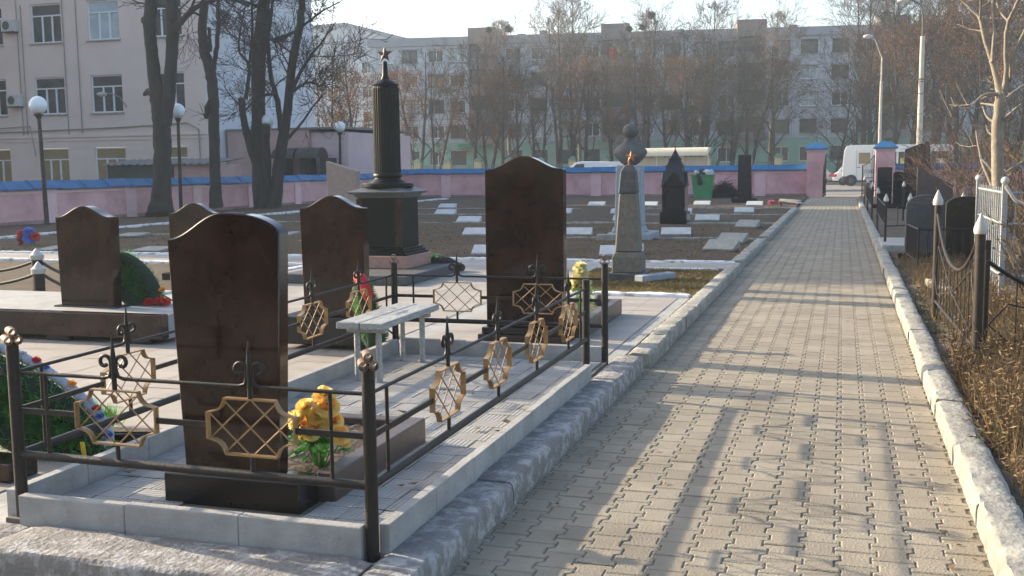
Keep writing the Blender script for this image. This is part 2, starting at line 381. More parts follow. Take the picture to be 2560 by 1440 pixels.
# gate apron and street
mb = MB(); mb.face([(-14, 47, -.007), (1.8, 47, -.007), (1.8, 60, -.007), (-14, 60, -.007)]); struct(mb.build('gate_apron', mat('worn_asphalt', (.20, .175, .14), (.27, .24, .195), 1.5, .9)))
mb = MB(); mb.face([(-200, 60, .0), (200, 60, .0), (200, 92, .0), (-200, 92, .0)]); struct(mb.build('road', M['asphalt']))
mb = MB(); kerb(mb, (-60, 66), (40, 66), .3, .14, 3, rk); kerb(mb, (-70, 90), (60, 90), .3, .14, 3, rk); struct(mb.build('road_kerb', M['concrete2']))
mb = MB(); mb.face([(-200, 90.3, .05), (200, 90.3, .05), (200, 160, .05), (-200, 160, .05)]); struct(mb.build('far_lawn', M['lawn']))

# loose cover: grass blades and fallen leaves
def blades(name, m, regions, hmin, hmax, wd, seed, lean=.5):
    rg = random.Random(seed); mb = MB()
    for (x0, x1, y0, y1, n, z) in regions:
        for _ in range(n):
            x, y = rg.uniform(x0, x1), rg.uniform(y0, y1); h = rg.uniform(hmin, hmax); a = rg.uniform(0, 2*PI); l = rg.uniform(0, lean)*h; t = rg.uniform(0, 2*PI)
            dx, dy = math.cos(a)*wd, math.sin(a)*wd; lx, ly = math.cos(t)*l, math.sin(t)*l
            mb.face([(x-dx, y-dy, z), (x+dx, y+dy, z), (x+lx, y+ly, z+h)])
    return struct(mb.build(name, m), 'stuff')
blades('dry_grass', M['drygrass'], [(-3.55, -1.7, 12.7, 15.9, 15000, .08), (-18, -1.7, 17.2, 27, 26000, .05), (-19, -1.7, 27, 45, 9000, .05), (.80, 2.6, 4, 20, 9000, .05)], .02, .07, .004, 11, 1.2)
blades('dry_straw', M['weed'], [(.82, 1.3, 5.2, 8.6, 1100, .05), (1.0, 1.9, 7.2, 11.5, 2200, .05), (.9, 1.7, 11, 18, 1600, .05), (1.4, 2.8, 6, 13, 1500, .05)], .08, .34, .0035, 14, .9)
def litter(name, m, regions, s0, s1, seed):
    rg = random.Random(seed); mb = MB()
    for (x0, x1, y0, y1, n, z) in regions:
        for _ in range(n):
            x, y = rg.uniform(x0, x1), rg.uniform(y0, y1); s = rg.uniform(s0, s1); a = rg.uniform(0, 2*PI); c, q = math.cos(a)*s, math.sin(a)*s
            k = [rg.uniform(0, s*.55) for _ in range(4)]
            mb.face([(x-c, y-q, z+k[0]), (x+q*.6, y-c*.6, z+k[1]), (x+c, y+q, z+k[2]), (x-q*.6, y+c*.6, z+k[3])], 0, rg.random())
    return struct(mb.build(name, m), 'stuff')
litter('fallen_leaves', M['litter'], [(-3.55, -1.7, 12.7, 15.9, 420, .10), (-18, -1.7, 17.2, 28, 5200, .085), (-20, -1.7, 28, 50, 1500, .085), (.8, 2.8, 4.2, 20, 1700, .075), (-24, -19.8, 26, 45, 1600, .09), (-3.4, -1.8, 3.8, 8, 30, .14)], .015, .045, 12)

litter('path_leaves', M['litter'], [(.42, .61, 3.5, 14, 120, .004), (-1.47, -1.3, 3.6, 12, 70, .004), (-1.4, .5, 3.5, 14, 45, .004)], .008, .02, 13)
# ================================================================== FOREGROUND GRAVE PLOT
mb = MB(); rt = random.Random(9)
s = .157; G_ = .004
for i in range(11):
    for j in range(27):
        a, b = -3.5+i*s+G_/2, 3.76+j*s+G_/2; t = rt.random(); dz = rt.uniform(-.0015, .0015); e = s-G_
        if -2.97 < a < -2.35 and b < 5.2: continue
        # ribbed tile: seven ribs, direction alternating
        nr = 6
        for k in range(nr):
            o0 = e*k/nr; o1 = e*(k+.62)/nr; o2 = e*(k+1)/nr
            if (i+j) % 2:
                Q = lambda u, z: [(a+u, b, z), (a+u, b+e, z)]
            else:
                Q = lambda u, z: [(a, b+u, z), (a+e, b+u, z)]
            z1 = .13+dz; z0 = .1278+dz
            A = Q(o0, z1); Bq = Q(o1, z1); C1 = Q(o1+.002, z0); C2 = Q(o2-.002, z0); E2 = Q(o2, z1)
            for P1, P2 in ((A, Bq), (Bq, C1), (C1, C2), (C2, E2)):
                q = [P1[0], P2[0], P2[1], P1[1]]
                if not (i+j) % 2: q = q[::-1]
                mb.face(q, 0, t)
M['ribtile'] = mat('ribbed_floor_tile', (.27, .265, .25), (.36, .352, .335), 4, .85, .2, 60, tint=.08)
struct(mb.build('plot_floor', M['ribtile']))
mb = MB(); mb.box(-3.54, -1.74, 3.71, 8.06, .0, .1225); struct(mb.build('plot_bed', M['sand']))
# low concrete border of the plot
bw = thing('plot_border', 'low pale concrete border wall round the fenced grave plot at front', 'border wall', (-2.62, 3.7, .1))
def bpart(x0, x1, y0, y1, h, L, along):
    n = max(1, round(L/.5))
    mb = MB()
    for k in range(n):
        t0, t1 = k/n, (k+1)/n; g = .001
        if along == 'x': mb.box(x0+(x1-x0)*t0+g, x0+(x1-x0)*t1-g, y0, y1, 0, h+rk.uniform(-.004, .004))
        else: mb.box(x0, x1, y0+(y1-y0)*t0+g, y0+(y1-y0)*t1-g, 0, h+rk.uniform(-.004, .004))
    o = mb.build('wall_panel', M['concrete'], bw, bevel=.0035); o.data.transform(Matrix.Translation((2.62, -3.7, 0)))
bpart(-3.44, -1.785, 3.68, 3.735, .145, 1.65, 'x'); bpart(-1.745, -1.695, 3.76, 7.33, .14, 3.6, 'y'); bpart(-3.56, -3.505, 3.74, 8.05, .145, 4.3, 'y'); bpart(-3.5, -1.78, 8.052, 8.1, .145, 1.7, 'x')

def stone(name, label, loc, wb, wt, hs, hp, t, mtl, plinths=(), crest='cos', rz=0, group=None):
    """upright slab, front face towards -y at y=0; plinths: (x0,x1,y0,y1,z0,z1)"""
    th = thing(name, label, 'headstone', loc, rz, group)
    zb = max([p[5] for p in plinths], default=0)
    out = [(-wb/2, zb), (wb/2, zb)]
    N = 28; top = []
    for k in range(N+1):
        u = 1-2*k/N
        if crest == 'cos': q = .5*(1+math.cos(PI*max(-1, min(1, u*1.06))))
        elif crest == 'bow': q = .5*(1+math.cos(PI*u)) if u < 0 else math.sqrt(max(0, 1-(u*.97)**2.3))
        elif crest == 'arch': q = math.sqrt(max(0, 1-(abs(u)**2.2)*.99))
        elif crest == 'slopeR': q = (u+1)/2
        elif crest == 'slopeL': q = (1-u)/2
        top.append((wt/2*u, hs+(hp-hs)*q))
    out += top
    mb = MB(); mb.prism(out, 0, t); mb.build('slab', mtl, th, smooth=25, bevel=.006)
    for i, (x0, x1, y0, y1, z0, z1) in enumerate(plinths):
        mb = MB(); mb.box(x0, x1, y0, y1, z0, z1); mb.build('plinth', M['granite_dark'], th, bevel=.006)
    return th
stone('headstone', 'large brown-black granite headstone with curved top inside the nearest fenced plot', (-2.655, 4.15, .12), .49, .58, 1.225, 1.345, .085, M['granite'], [(-.325, .375, -.06, .12, 0, .145)], 'bow')
# granite bed frame with soil
bf = thing('grave_bed', 'dark granite grave bed frame filled with soil behind the nearest headstone', 'grave bed', (-2.56, 4.9, .12))
for (x0, x1, y0, y1) in ((-.36, -.27, -.62, .5), (.27, .36, -.62, .5), (-.27, .27, .41, .5)):
    mb = MB(); mb.box(x0, x1, y0, y1, 0, .145); mb.build('kerb_bar', M['granite_brown'], bf, bevel=.006)
mb = MB(); rg = random.Random(5); n = 14
for j in range(n+1):
    for i in range(n+1): mb.v.append((-.268+.536*i/n, -.61+1.01*j/n, .10+rg.uniform(-.014, .014)+.03*math.exp(-((i-7)**2+(j-7)**2)/20)))
for j in range(n):
    for i in range(n): a = j*(n+1)+i; mb.grid((a, a+1, a+n+2, a+n+1))
mb.build('soil', M['soil'], bf, smooth=180)

# ---- fence of the front plot
fen = thing('grave_fence', 'black iron grave fence with gold lattice medallions round the nearest plot', 'fence', (-2.6, 3.76, .12))
FO = Vector((-2.6, 3.76, .12))
def fpost(x, y, ztop, zb=.12, ang=0, fin=True):
    mb = MB(); mb.tube([(0, 0, 0), (0, 0, ztop-zb-.06)], .027, 14); p = mb.build('post', M['iron'], fen, Vector((x, y, zb))-FO, smooth=40)
    if fin:
        for k, (dx, dz) in enumerate(((-.02, 0), (.02, 0), (0, .034))):
            mb = MB(); N = 14; c = Vector((0, 0, 0)); L = .1; ro, ri = .0195, .0155
            i0 = 0
            for (yy, r) in ((-L/2, ri), (-L/2, ro), (L/2, ro), (L/2, ri)):
                for j in range(N): t = 2*PI*j/N; mb.v.append((r*math.cos(t), yy, r*math.sin(t)))
            for q in range(4):
                q2 = (q+1) % 4
                for j in range(N): j2 = (j+1) % N; mb.grid((q*N+j, q*N+j2, q2*N+j2, q2*N+j))
            rot = Matrix.Rotation(ang, 4, 'Z') @ Matrix.Translation((dx, 0, dz+ztop-zb-.042)); 
            o = mb.build('pipe_finial', M['rust'], p, smooth=40); o.data.transform(rot)
    return p
def fpanel(c, dirv, W=.41, Hh=.235, Dp=.027):
    d = Vector(dirv); nrm = Vector((-d.y, d.x, 0))
    cw, ch = .085, .062
    def P(u, z, o=0): q = Vector(c)+d*u+nrm*o; return Vector((q.x, q.y, c[2]+z))
    out = []
    cor = [(1, 1), (-1, 1), (-1, -1), (1, -1)]
    for (sx, sz) in cor:
        pts = []
        for k in range(6):
            t = k/5*PI/2; # concave corner curve
            pts.append((sx*(W/2-cw*(1-math.sin(t)) if False else W/2-cw*math.sin(t)), sz*(Hh/2-ch*math.cos(t))))
        # blend straight and concave
        A, Bq = pts[0], pts[-1]
        pts = [(A[0]+(Bq[0]-A[0])*k/5 - sx*.018*math.sin(PI*k/5), A[1]+(Bq[1]-A[1])*k/5 - sz*.014*math.sin(PI*k/5)) for k in range(6)]
        if sx*sz < 0: pts = pts[::-1]
        out += pts
    mb = MB(); n = len(out); th = .0034
    for k, (u, z) in enumerate(out):
        a = Vector(out[k-1]); b = Vector(out[(k+1) % n]); tn = (b-a).normalized(); nn = Vector((tn.y, -tn.x))
        for (o, s_) in ((-Dp/2, 1), (Dp/2, 1), (Dp/2, -1), (-Dp/2, -1)): mb.v.append(P(u+nn.x*th*s_, z+nn.y*th*s_, o)-FO)
    for k in range(n):
        k2 = (k+1) % n
        for q in range(4): q2 = (q+1) % 4; mb.grid((k*4+q, k2*4+q, k2*4+q2, k*4+q2))
    pn = mb.build('medallion', M['gold'], fen, smooth=40)
    mb = MB()
    def inside(u, z): 
        return abs(u) <= W/2-.004 and abs(z) <= Hh/2-.004 and (abs(u)-(W/2-cw))/cw+(abs(z)-(Hh/2-ch))/ch < .88
    for s_ in (1, -1):
        for o in (-.21, -.07, .07, .21) if False else (-.135, 0, .135):
            best = None
            for k in range(-60, 61):
                z = k/60*Hh/2; u = o+s_*z*1.12
                if inside(u, z): best = (best[0], (u, z)) if best else ((u, z), (u, z))
            if best and best[0] != best[1]:
                mb.tube([P(*best[0], s_*.005)-FO, P(*best[1], s_*.005)-FO], .0034, 6)
    mb.build('lattice', M['gold'], pn, smooth=60)
def bar(p, q, r=.009, name='rail', n=8, m='iron'):
    mb = MB(); mb.tube([Vector(p)-FO, Vector(q)-FO], r, n); return mb.build(name, M[m], fen, smooth=50)
def scroll(c, d, side, zr):   # curl at the end of a top rail, c = vertical bar position
    d = Vector(d); pts = []
    N = 18
    pts.append(Vector((c[0], c[1], zr))+d*side*.11)
    pts.append(Vector((c[0], c[1], zr))+d*side*.05)
    pts.append(Vector((c[0], c[1], zr+.008))+d*side*.022)
    pts.append(Vector((c[0], c[1], zr+.035))+d*side*.012)
    for k in range(N+1):
        t = k/N*PI*1.75; r = .032*(1-.55*k/N); q = (PI-t) 
        pts.append(Vector((c[0], c[1], zr+.07+r*math.sin(q)))+d*side*(.044+r*math.cos(q)))
    return pts
def fence_side(A, Bq, panels, zr=.775, zm=.605, zl=.405, edge=.17):
    A = Vector(A); Bq = Vector(Bq); L = (Bq-A).length; d = (Bq-A).normalized()
    def at(s_, z): q = A+d*s_; return Vector((q.x, q.y, z))
    bar(at(0, zl), at(L, zl), .019, 'lower_rail', 12)
    # middle bars between medallions
    ms = [0]+[x for s_ in panels for x in (s_-.205, s_+.205)]+[L]
    for a, b in zip(ms[::2], ms[1::2]):
        mb = MB(); q = at(a, zm)-FO; q2 = at(b, zm)-FO; nrm = Vector((-d.y, d.x, 0))*.006
        for dz in (-.012, .012):
            pass
        P = [q-nrm, q2-nrm, q2+nrm, q+nrm]
        mb.v = [tuple(v+Vector((0, 0, dz))) for dz in (-.012, .012) for v in P]
        for f in ((0, 3, 2, 1), (4, 5, 6, 7), (0, 1, 5, 4), (1, 2, 6, 5), (2, 3, 7, 6), (3, 0, 4, 7)): mb.grid(f)
        mb.build('middle_bar', M['iron'], fen)
    # top rails ending in scrolls
    stops = [0]+list(panels)+[L]
    for a, b in zip(stops, stops[1:]):
        pts = []
        if a in panels: pts += [p-FO for p in scroll(at(a, 0), d, 1, zr)][::-1]
        else: pts.append(at(a, zr)-FO)
        if b in panels: pts += [p-FO for p in scroll(at(b, 0), d, -1, zr)]
        else: pts.append(at(b, zr)-FO)
        mb = MB(); mb.tube(pts, .0085, 8); mb.build('top_rail', M['iron'], fen, smooth=60)
    for s_ in panels:
        mb = MB(); mb.tube([at(s_, zm+.118)-FO, at(s_, zr+.06)-FO, at(s_, zr+.1)-FO, at(s_, zr+.19)-FO], [.011, .011, .011, .002], 8); mb.build('spear', M['iron'], fen, smooth=50)
        bar(at(s_, zl), at(s_, zm-.118), .010, 'stay')
        fpanel(at(s_, zm), d)
    for s_ in (edge, L-edge): bar(at(s_, zl), at(s_, zr), .0085, 'stay')
NL, NR, OR, BR, BL = (-3.49, 3.76), (-1.755, 3.725), (-1.755, 7.42), (-1.76, 8.08), (-3.545, 8.08)
V3 = lambda p, z=0: (p[0], p[1], z)
fpost(*NL, .965, .1, .9); fpost(*NR, .935, .1, .5); fpost(*OR, .90, .125, .3, False); fpost(*BR, .955, .1, .2); fpost(*BL, .935, .1, .4)
fence_side(V3(NL), V3(NR), [.535, 1.2]); fence_side(V3(NR), V3(OR), [.875, 1.635, 2.395, 3.175]); fence_side(V3(NL), V3(BL), [.80, 1.75, 2.85, 3.62]); fence_side(V3(BL), V3(BR), [.555, 1.24])

# bench
be = thing('bench', 'worn white wooden bench with two seat planks inside the fenced plot', 'bench', (-3.235, 7.3, .128))
for dx in (-.092, .092):
    mb = MB(); mb.box(dx-.088, dx+.088, -.56, .54, .40, .447); o = mb.build('seat_plank', M['whitewood'], be, bevel=.005)
for y in (-.42, .40):
    mb = MB(); mb.box(-.15, .15, y-.03, y+.03, .36, .399); mb.build('crossbar', M['whitewood'], be, bevel=.003)
    for x in (-.085, .085):
        mb = MB(); mb.tube([(x, y, 0), (x, y, .36)], .022, 10); mb.build('leg', M['whitewood'], be, smooth=40)
# ================================================================== FLOWERS, WREATHS
def blossom_mb(mb, c, r, rg, axis=(0, 0, 1), m=0, layers=5, m2=None):
    m2 = m if m2 is None else m2
    ax = Vector(axis).normalized(); a = ax.orthogonal().normalized(); b = ax.cross(a); c = Vector(c)
    for l in range(layers):
        n = 7+l*3; rad = r*(.25+.75*(l+1)/layers); up = r*(.75-.85*l/layers)
        for k in range(n):
            t = 2*PI*(k+.5*(l % 2))/n+rg.uniform(-.2, .2); d = a*math.cos(t)+b*math.sin(t); s = -a*math.sin(t)+b*math.cos(t)
            w_ = rad*.36; mm = m if l < 3 else m2; p0 = c+ax*(-.15*r); p1 = c+d*rad*.6+ax*(up*.55+rg.uniform(-.1, .1)*r); p2 = c+d*rad+ax*(up+rg.uniform(-.15, .15)*r)
            mb.face([p0, p1-s*w_, p1+s*w_], mm); mb.face([p1-s*w_, p2-s*w_*.75, p2+s*w_*.75, p1+s*w_], mm)
def leaf_mb(mb, p, d, L, wd, m=0, droop=.3):
    p = Vector(p); d = Vector(d).normalized(); s = d.cross(Vector((0, 0, 1))); s = s.normalized() if s.length > .01 else Vector((1, 0, 0))
    a = p+d*L*.45+Vector((0, 0, .05*L)); e = p+d*L-Vector((0, 0, droop*L))
    mb.face([p, a-s*wd, a+Vector((0, 0, .08*L)), ], m); mb.face([p, a+Vector((0, 0, .08*L)), a+s*wd], m)
    mb.face([a-s*wd, e, a+Vector((0, 0, .08*L))], m); mb.face([a+Vector((0, 0, .08*L)), e, a+s*wd], m)
def bouquet(name, label, loc, blooms, leaves, petal_mats, h, seed, rad=.05, spread=.12):
    rg = random.Random(seed); th = thing(name, label, 'flowers', loc)
    mb = MB()
    for (x, y, z, r, k) in blooms: mb.tube([(x*.2, y*.2, -.1), (x*.7, y*.7, z*.55), (x, y, z-.01)], .0035, 5)
    mb.build('stem', M['leaf_green'], th)
    mb = MB()
    for _ in range(leaves):
        a = rg.uniform(0, 2*PI); r = rg.uniform(0, spread); z = rg.uniform(-.03, h)
        leaf_mb(mb, (r*math.cos(a), r*math.sin(a), z), (math.cos(a), math.sin(a), rg.uniform(.0, 1.0)), rg.uniform(.05, .10), rg.uniform(.014, .026))
    mb.build('leaves', M['leaf_green'], th)
    for (x, y, z, r, k) in blooms:
        mb = MB(); blossom_mb(mb, (x, y, z), r*1.2, rg, (x*2, y*2-.15, .25), m2=1, layers=6); mb.build('blossom', [M[petal_mats[k % len(petal_mats)]], M[petal_mats[-1]] if len(petal_mats) > 1 and petal_mats[0] == 'petal_orange' else M[petal_mats[k % len(petal_mats)]]], th)
    return th
bouquet('bouquet', 'yellow and orange artificial flowers with green leaves planted in the nearest grave bed', (-2.39, 4.50, .315),
        [(-.10, -.02, .14, .05, 1), (-.055, -.03, .20, .045, 1), (-.06, .02, .10, .05, 0), (.02, .03, .25, .05, 1), (.05, .0, .20, .052, 0), (.01, .0, .16, .052, 1), (.06, .02, .13, .05, 0), (-.01, -.03, .09, .05, 0), (.12, -.02, .075, .045, 0), (.145, .0, .03, .02, 1), (.02, .05, .19, .04, 1), (-.09, .03, .04, .05, 1)],
        70, ['petal_orange', 'petal_yellow'], .06, 3, spread=.11)

def needles(mb, path, r, n, rg, L=.05, m=0):
    for _ in range(n):
        k = rg.uniform(0, len(path)-1.001); i = int(k); p = path[i].lerp(path[i+1], k-i)
        d = Vector((rg.gauss(0, 1), rg.gauss(0, 1), rg.gauss(0, 1))).normalized(); s = d.orthogonal().normalized()*.006
        q = p+d*r*rg.uniform(.5, 1); e = q+(d+Vector((rg.uniform(-.6, .6), rg.uniform(-.6, .6), rg.uniform(-.6, .6)))).normalized()*L*rg.uniform(.6, 1.3)
        mb.face([q-s, q+s, e], m)
def ellipse(c, u, v, a, b, n=40): return [Vector(c)+Vector(u)*a*math.cos(2*PI*k/n)+Vector(v)*b*math.sin(2*PI*k/n) for k in range(n+1)]
# big wreath at the left edge, leaning on its stand behind the fence corner
WC = Vector((-4.27, 4.75, .105))
wr = thing('wreath', 'large green needle wreath with white lace rim and blue flowers behind the near fence corner', 'wreath', WC)
rg = random.Random(21)
u = Vector((.84, .10, -.50)).normalized(); v = Vector((.34, .45, .62)).normalized(); v = (v-u*u.dot(v)).normalized()
cen = Vector((-.05, -.05, .235)); path = ellipse(cen, u, v, .48, .14)
inner = ellipse(cen, u, v, .32, .07)
mb = MB(); mb.tube(path, .075, 10, cap=False); mb.build('ring', mat('wreath_base', (.01, .03, .015), None, rough=.9), wr, smooth=60)
mb = MB(); needles(mb, path, .085, 5200, rg, .06); needles(mb, inner, .09, 4200, rg, .06); needles(mb, ellipse(cen, u, v, .2, .03), .08, 2600, rg, .06); mb.build('needles', M['pine'], wr)
rim = [p+v*.075+Vector((0, .0, .03)) for p in ellipse(cen, u, v, .52, .15)]
rim = [rim[k % 40] for k in range(-1, 19)]
mb = MB(); mb.tube(rim, .03, 8); mb.build('lace_rim', mat('grey_lace', (.26, .29, .36), (.42, .44, .5), 30, .8), wr, smooth=60)
for k, mm in enumerate(['petal_white', 'petal_blue', 'petal_blue', 'petal_white', 'petal_blue', 'petal_red', 'petal_white', 'petal_yellow', 'petal_orange', 'petal_white', 'petal_blue', 'petal_red', 'petal_white', 'petal_yellow']):
    p = rim[1+k % 18 if k < 18 else 2]; mb = MB(); blossom_mb(mb, p+Vector((rg.uniform(-.02, .02), -.01, .03)), .026, rg, (.3, -.3, 1)); mb.build('blossom', M[mm], wr)
mb = MB(); q = cen+u*.50+Vector((0, -.1, 0)); 
for k in range(6):
    a, b = k/6, (k+1)/6
    mb.face([q+Vector((-.016+.01*math.sin(a*5), 0, .12-.42*a)), q+Vector((.016+.01*math.sin(a*5), 0, .12-.42*a)), q+Vector((.016+.01*math.sin(b*5), 0, .12-.42*b)), q+Vector((-.016+.01*math.sin(b*5), 0, .12-.42*b))])
mb.build('ribbon', M['ribbon'], wr)
mb = MB()
for dx, dy in ((-.3, -.1), (.35, .0), (0, .35)): mb.tube([cen+Vector((0, .02, .05)), Vector((dx, dy, 0))], .008, 6)
mb.build('stand', M['iron'], wr)
# black curved stone flower trough below the wreath
p = G(300, 1112, .105)
tr = thing('flower_trough', 'low black granite flower trough with a rounded end on the left paving', 'trough', (p.x, p.y, .105), .25)
out = [(.32, -.03), (.32, .09), (-.2, .09)]+[(-.26-.05*math.sin(k/6*PI), .09-.16*k/6) for k in range(1, 6)]+[(-.2, -.07)]
mb = MB(); mb.prismz([(x, y) for x, y in out][::-1], 0, .075); mb.build('trough_body', M['granite_dark'], tr, bevel=.006)
mb = MB(); mb.box(-.16, .27, -.02, .06, .0765, .082); mb.build('trough_soil', M['soil'], tr)
p = G(275, 1070, .105)
tf = thing('grass_tuft', 'blue-green artificial grass tuft on the dark trough beside the wreath', 'plant', (p.x, p.y, .13))
mb = MB()
for _ in range(420):
    a = rg.uniform(0, 2*PI); r = abs(rg.gauss(0, .05)); h = rg.uniform(.06, .15); s = Vector((math.sin(a), -math.cos(a), 0))*.003; b = Vector((r*math.cos(a), r*math.sin(a), 0)); mb.face([b-s, b+s, b*2.2+Vector((0, 0, h*(1-r*4)))], 0)
tb = mb.build('blades', M['leaf_green'], tf)
mb = MB()
for _ in range(160):
    a = rg.uniform(0, 2*PI); r = abs(rg.gauss(0, .03)); h = rg.uniform(.1, .18); s = Vector((math.sin(a), -math.cos(a), 0))*.0025; b = Vector((-.06+r*math.cos(a), r*math.sin(a), 0)); mb.face([b-s, b+s, b*1.8+Vector((0, 0, h))], 0)
mb.build('pale_blades', mat('teal_blade', (.12, .42, .36), (.2, .5, .44), 5, .5, trans=.3), tf)
# dark grave corner at the left picture edge
p = G(-10, 1190, .105)
gc = thing('granite_corner_post', 'dark granite corner post with low kerb at the left edge beside the wreath', 'post', (p.x-.12, p.y, .105))
mb = MB(); mb.box(-.07, .07, -.07, .07, .101, .50); mb.build('post_shaft', M['granite_brown'], gc, bevel=.006)
mb = MB(); mb.box(-.1, .12, -.1, .1, .501, .55); mb.build('post_cap', M['granite_dark'], gc, bevel=.006)
mb = MB(); mb.box(-.9, .30, -.1, .1, 0, .1); mb.build('kerb_bar', M['granite'], gc, bevel=.006)

# ================================================================== OTHER HEADSTONES IN THE COURTYARD
z0 = .105
stone('headstone', 'tall brown-black granite headstone on a stepped base behind the far fence corner', (-2.69, 9.0, z0), .72, .72, 1.53, 1.645, .12, M['granite'], [(-.42, .42, -.09, .2, 0, .06), (-.39, .39, -.06, .17, .0605, .12)])
b2 = thing('grave_bed', 'granite grave bed of dark soil behind the tall stepped-base headstone', 'grave bed', (-2.64, 10.1, z0))
for (x0, x1, y0, y1) in ((-.45, -.35, -.85, .8), (.35, .45, -.85, .8), (-.35, .35, .7, .8)):
    mb = MB(); mb.box(x0, x1, y0, y1, 0, .16); mb.build('kerb_bar', M['granite_brown'], b2, bevel=.008)
mb = MB(); mb.box(-.348, .348, -.85, .698, 0, .12); mb.build('soil', M['soil'], b2)
bouquet('bouquet', 'pale yellow artificial flowers with light green leaves at the tall stepped headstone', (-2.35, 9.75, .24),
        [(0, -.02, .40, .065, 0), (-.05, 0, .34, .06, 0), (.03, 0, .32, .06, 0), (-.02, .03, .46, .06, 0), (.05, .0, .25, .05, 0), (-.06, 0, .27, .055, 0)], 70, ['petal_pale'], .3, 8, spread=.13)
# third stone with long grave base
stone('headstone', 'brown-black granite headstone on a dark grave base behind the bench', (-4.18, 8.22, z0), .57, .60, 1.22, 1.325, .12, M['granite'], [(-.5, .29, -.08, .5, .04, .28)])
stone('headstone', 'small dark headstone left of the bench headstone showing only its curved top', (-8.8, 13.05, z0), .8, .82, .95, 1.10, .13, M['granite'], [(-.5, .5, -.1, .25, 0, .1)])
st5 = stone('headstone', 'brown-black granite headstone standing behind the long low dark grave surround', (-6.92, 8.45, .37), .60, .63, .86, .965, .13, M['granite'], [(-.36, .36, -.04, .17, -.02, .008)])
gs = thing('grave_surround', 'long low polished black granite surround with pale top on short feet', 'grave surround', (-7.2, 8.0, z0))
mb = MB(); mb.box(-2.2, 1.42, 0, .12, .05, .27); mb.build('front_slab', M['granite'], gs, bevel=.006)
mb = MB(); mb.box(-2.2, 1.40, .122, 1.5, .04, .258); mb.build('pale_top', M['concrete'], gs)
for x in (-1.9, .28, 1.15):
    mb = MB(); mb.box(x-.12, x+.12, .02, .1, 0, .05); mb.build('foot', M['granite_dark'], gs)
# wreath at that stone
M['wreath_dark'] = MATS['wreath_base']
def small_wreath(label, loc, cen, u, v, a, b, cols, seed, rim_m, r=.07):
    rg = random.Random(seed); th = thing('wreath', label, 'wreath', loc); cen = Vector(cen); u = Vector(u).normalized(); v = Vector(v); v = (v-u*u.dot(v)).normalized()
    path = ellipse(cen, u, v, a, b); nrm = u.cross(v).normalized()
    mb = MB(); mb.tube([p+nrm*.02 for p in path], r, 10, cap=False); mb.build('ring', M[rim_m], th, smooth=60)
    mb = MB(); needles(mb, [p-nrm*.03 for p in path], r*1.05, 2200, rg, .05); needles(mb, ellipse(cen, u, v, a*.6, b*.55), r*1.2, 2400, rg, .06); needles(mb, ellipse(cen, u, v, a*.25, b*.2), r*1.2, 1600, rg, .06); mb.build('needles', M['pine'], th)
    mb = MB(); 
    for _ in range(40):
        p = path[rg.randrange(40)].lerp(cen, rg.uniform(.0, .7)); leaf_mb(mb, p, (rg.uniform(-1, 1), rg.uniform(-1, 0), rg.uniform(-.3, 1)), .09, .02)
    mb.build('leaves', M['leaf_green'], th)
    for k, c in enumerate(cols):
        p = path[(k*7+3) % 40].lerp(cen, rg.uniform(-.1, .6)); mb = MB(); blossom_mb(mb, p-nrm*.06, .042, rg, (rg.uniform(-.3, .3), -.6, .6)); mb.build('blossom', M[c], th)
    mb = MB(); 
    for dx in (-.25, .25): mb.tube([cen+Vector((0, 0, b*.4)), Vector((dx, .35, 0))], .008, 6)
    mb.build('stand', M['iron'], th)
    return th
small_wreath('dark-backed green wreath with yellow and red flowers leaning beside the surround headstone', (-6.60, 8.66, .37), (0, .1, .19), (.66, 0, -.75), (.5, .35, .6), .31, .13, ['petal_yellow', 'petal_pink', 'petal_white', 'petal_blue', 'petal_red', 'petal_yellow', 'petal_pink', 'petal_white'], 31, 'wreath_dark')
p = G(400, 765, .36)
cf = thing('carnations', 'small heap of red artificial carnations lying on the pale surround top', 'flowers', (p.x, p.y, .363))
for k in range(9):
    mb = MB(); blossom_mb(mb, (rg.uniform(-.14, .14), rg.uniform(-.06, .06), .03+rg.uniform(0, .04)), .045, rg, (rg.uniform(-1, 1), -.4, .8)); mb.build('blossom', M['petal_red'], cf)
mb = MB(); blossom_mb(mb, (.0, .05, .15), .04, rg, (0, -.4, 1)); mb.build('blossom', M['petal_orange'], cf)
mb = MB(); mb.tube([(-.1, 0, .02), (.1, .03, .02)], .012, 6); mb.tube([(.0, .0, .02), (0, .05, .15)], .005, 5); mb.build('stem', M['leaf_green'], cf)
rw_ = small_wreath('green wreath with a red ribbon leaning at the right side of the bench headstone', (-3.76, 8.0, z0), (0, 0, .33), (.22, .0, -.95), (.6, -.5, .1), .24, .06, ['petal_red', 'petal_red', 'petal_white', 'petal_yellow', 'petal_red'], 33, 'wreath_dark', .05)
mb = MB(); _p = ellipse((0, 0, .36), Vector((.22, .0, -.95)).normalized(), (.77, -.6, .2), .29, .085); mb.tube([_p[k] for k in range(11, 23)], [.02, .045]+[.055]*8+[.045, .02], 8); mb.build('ribbon', M['ribbon_red'], rw_, smooth=60)
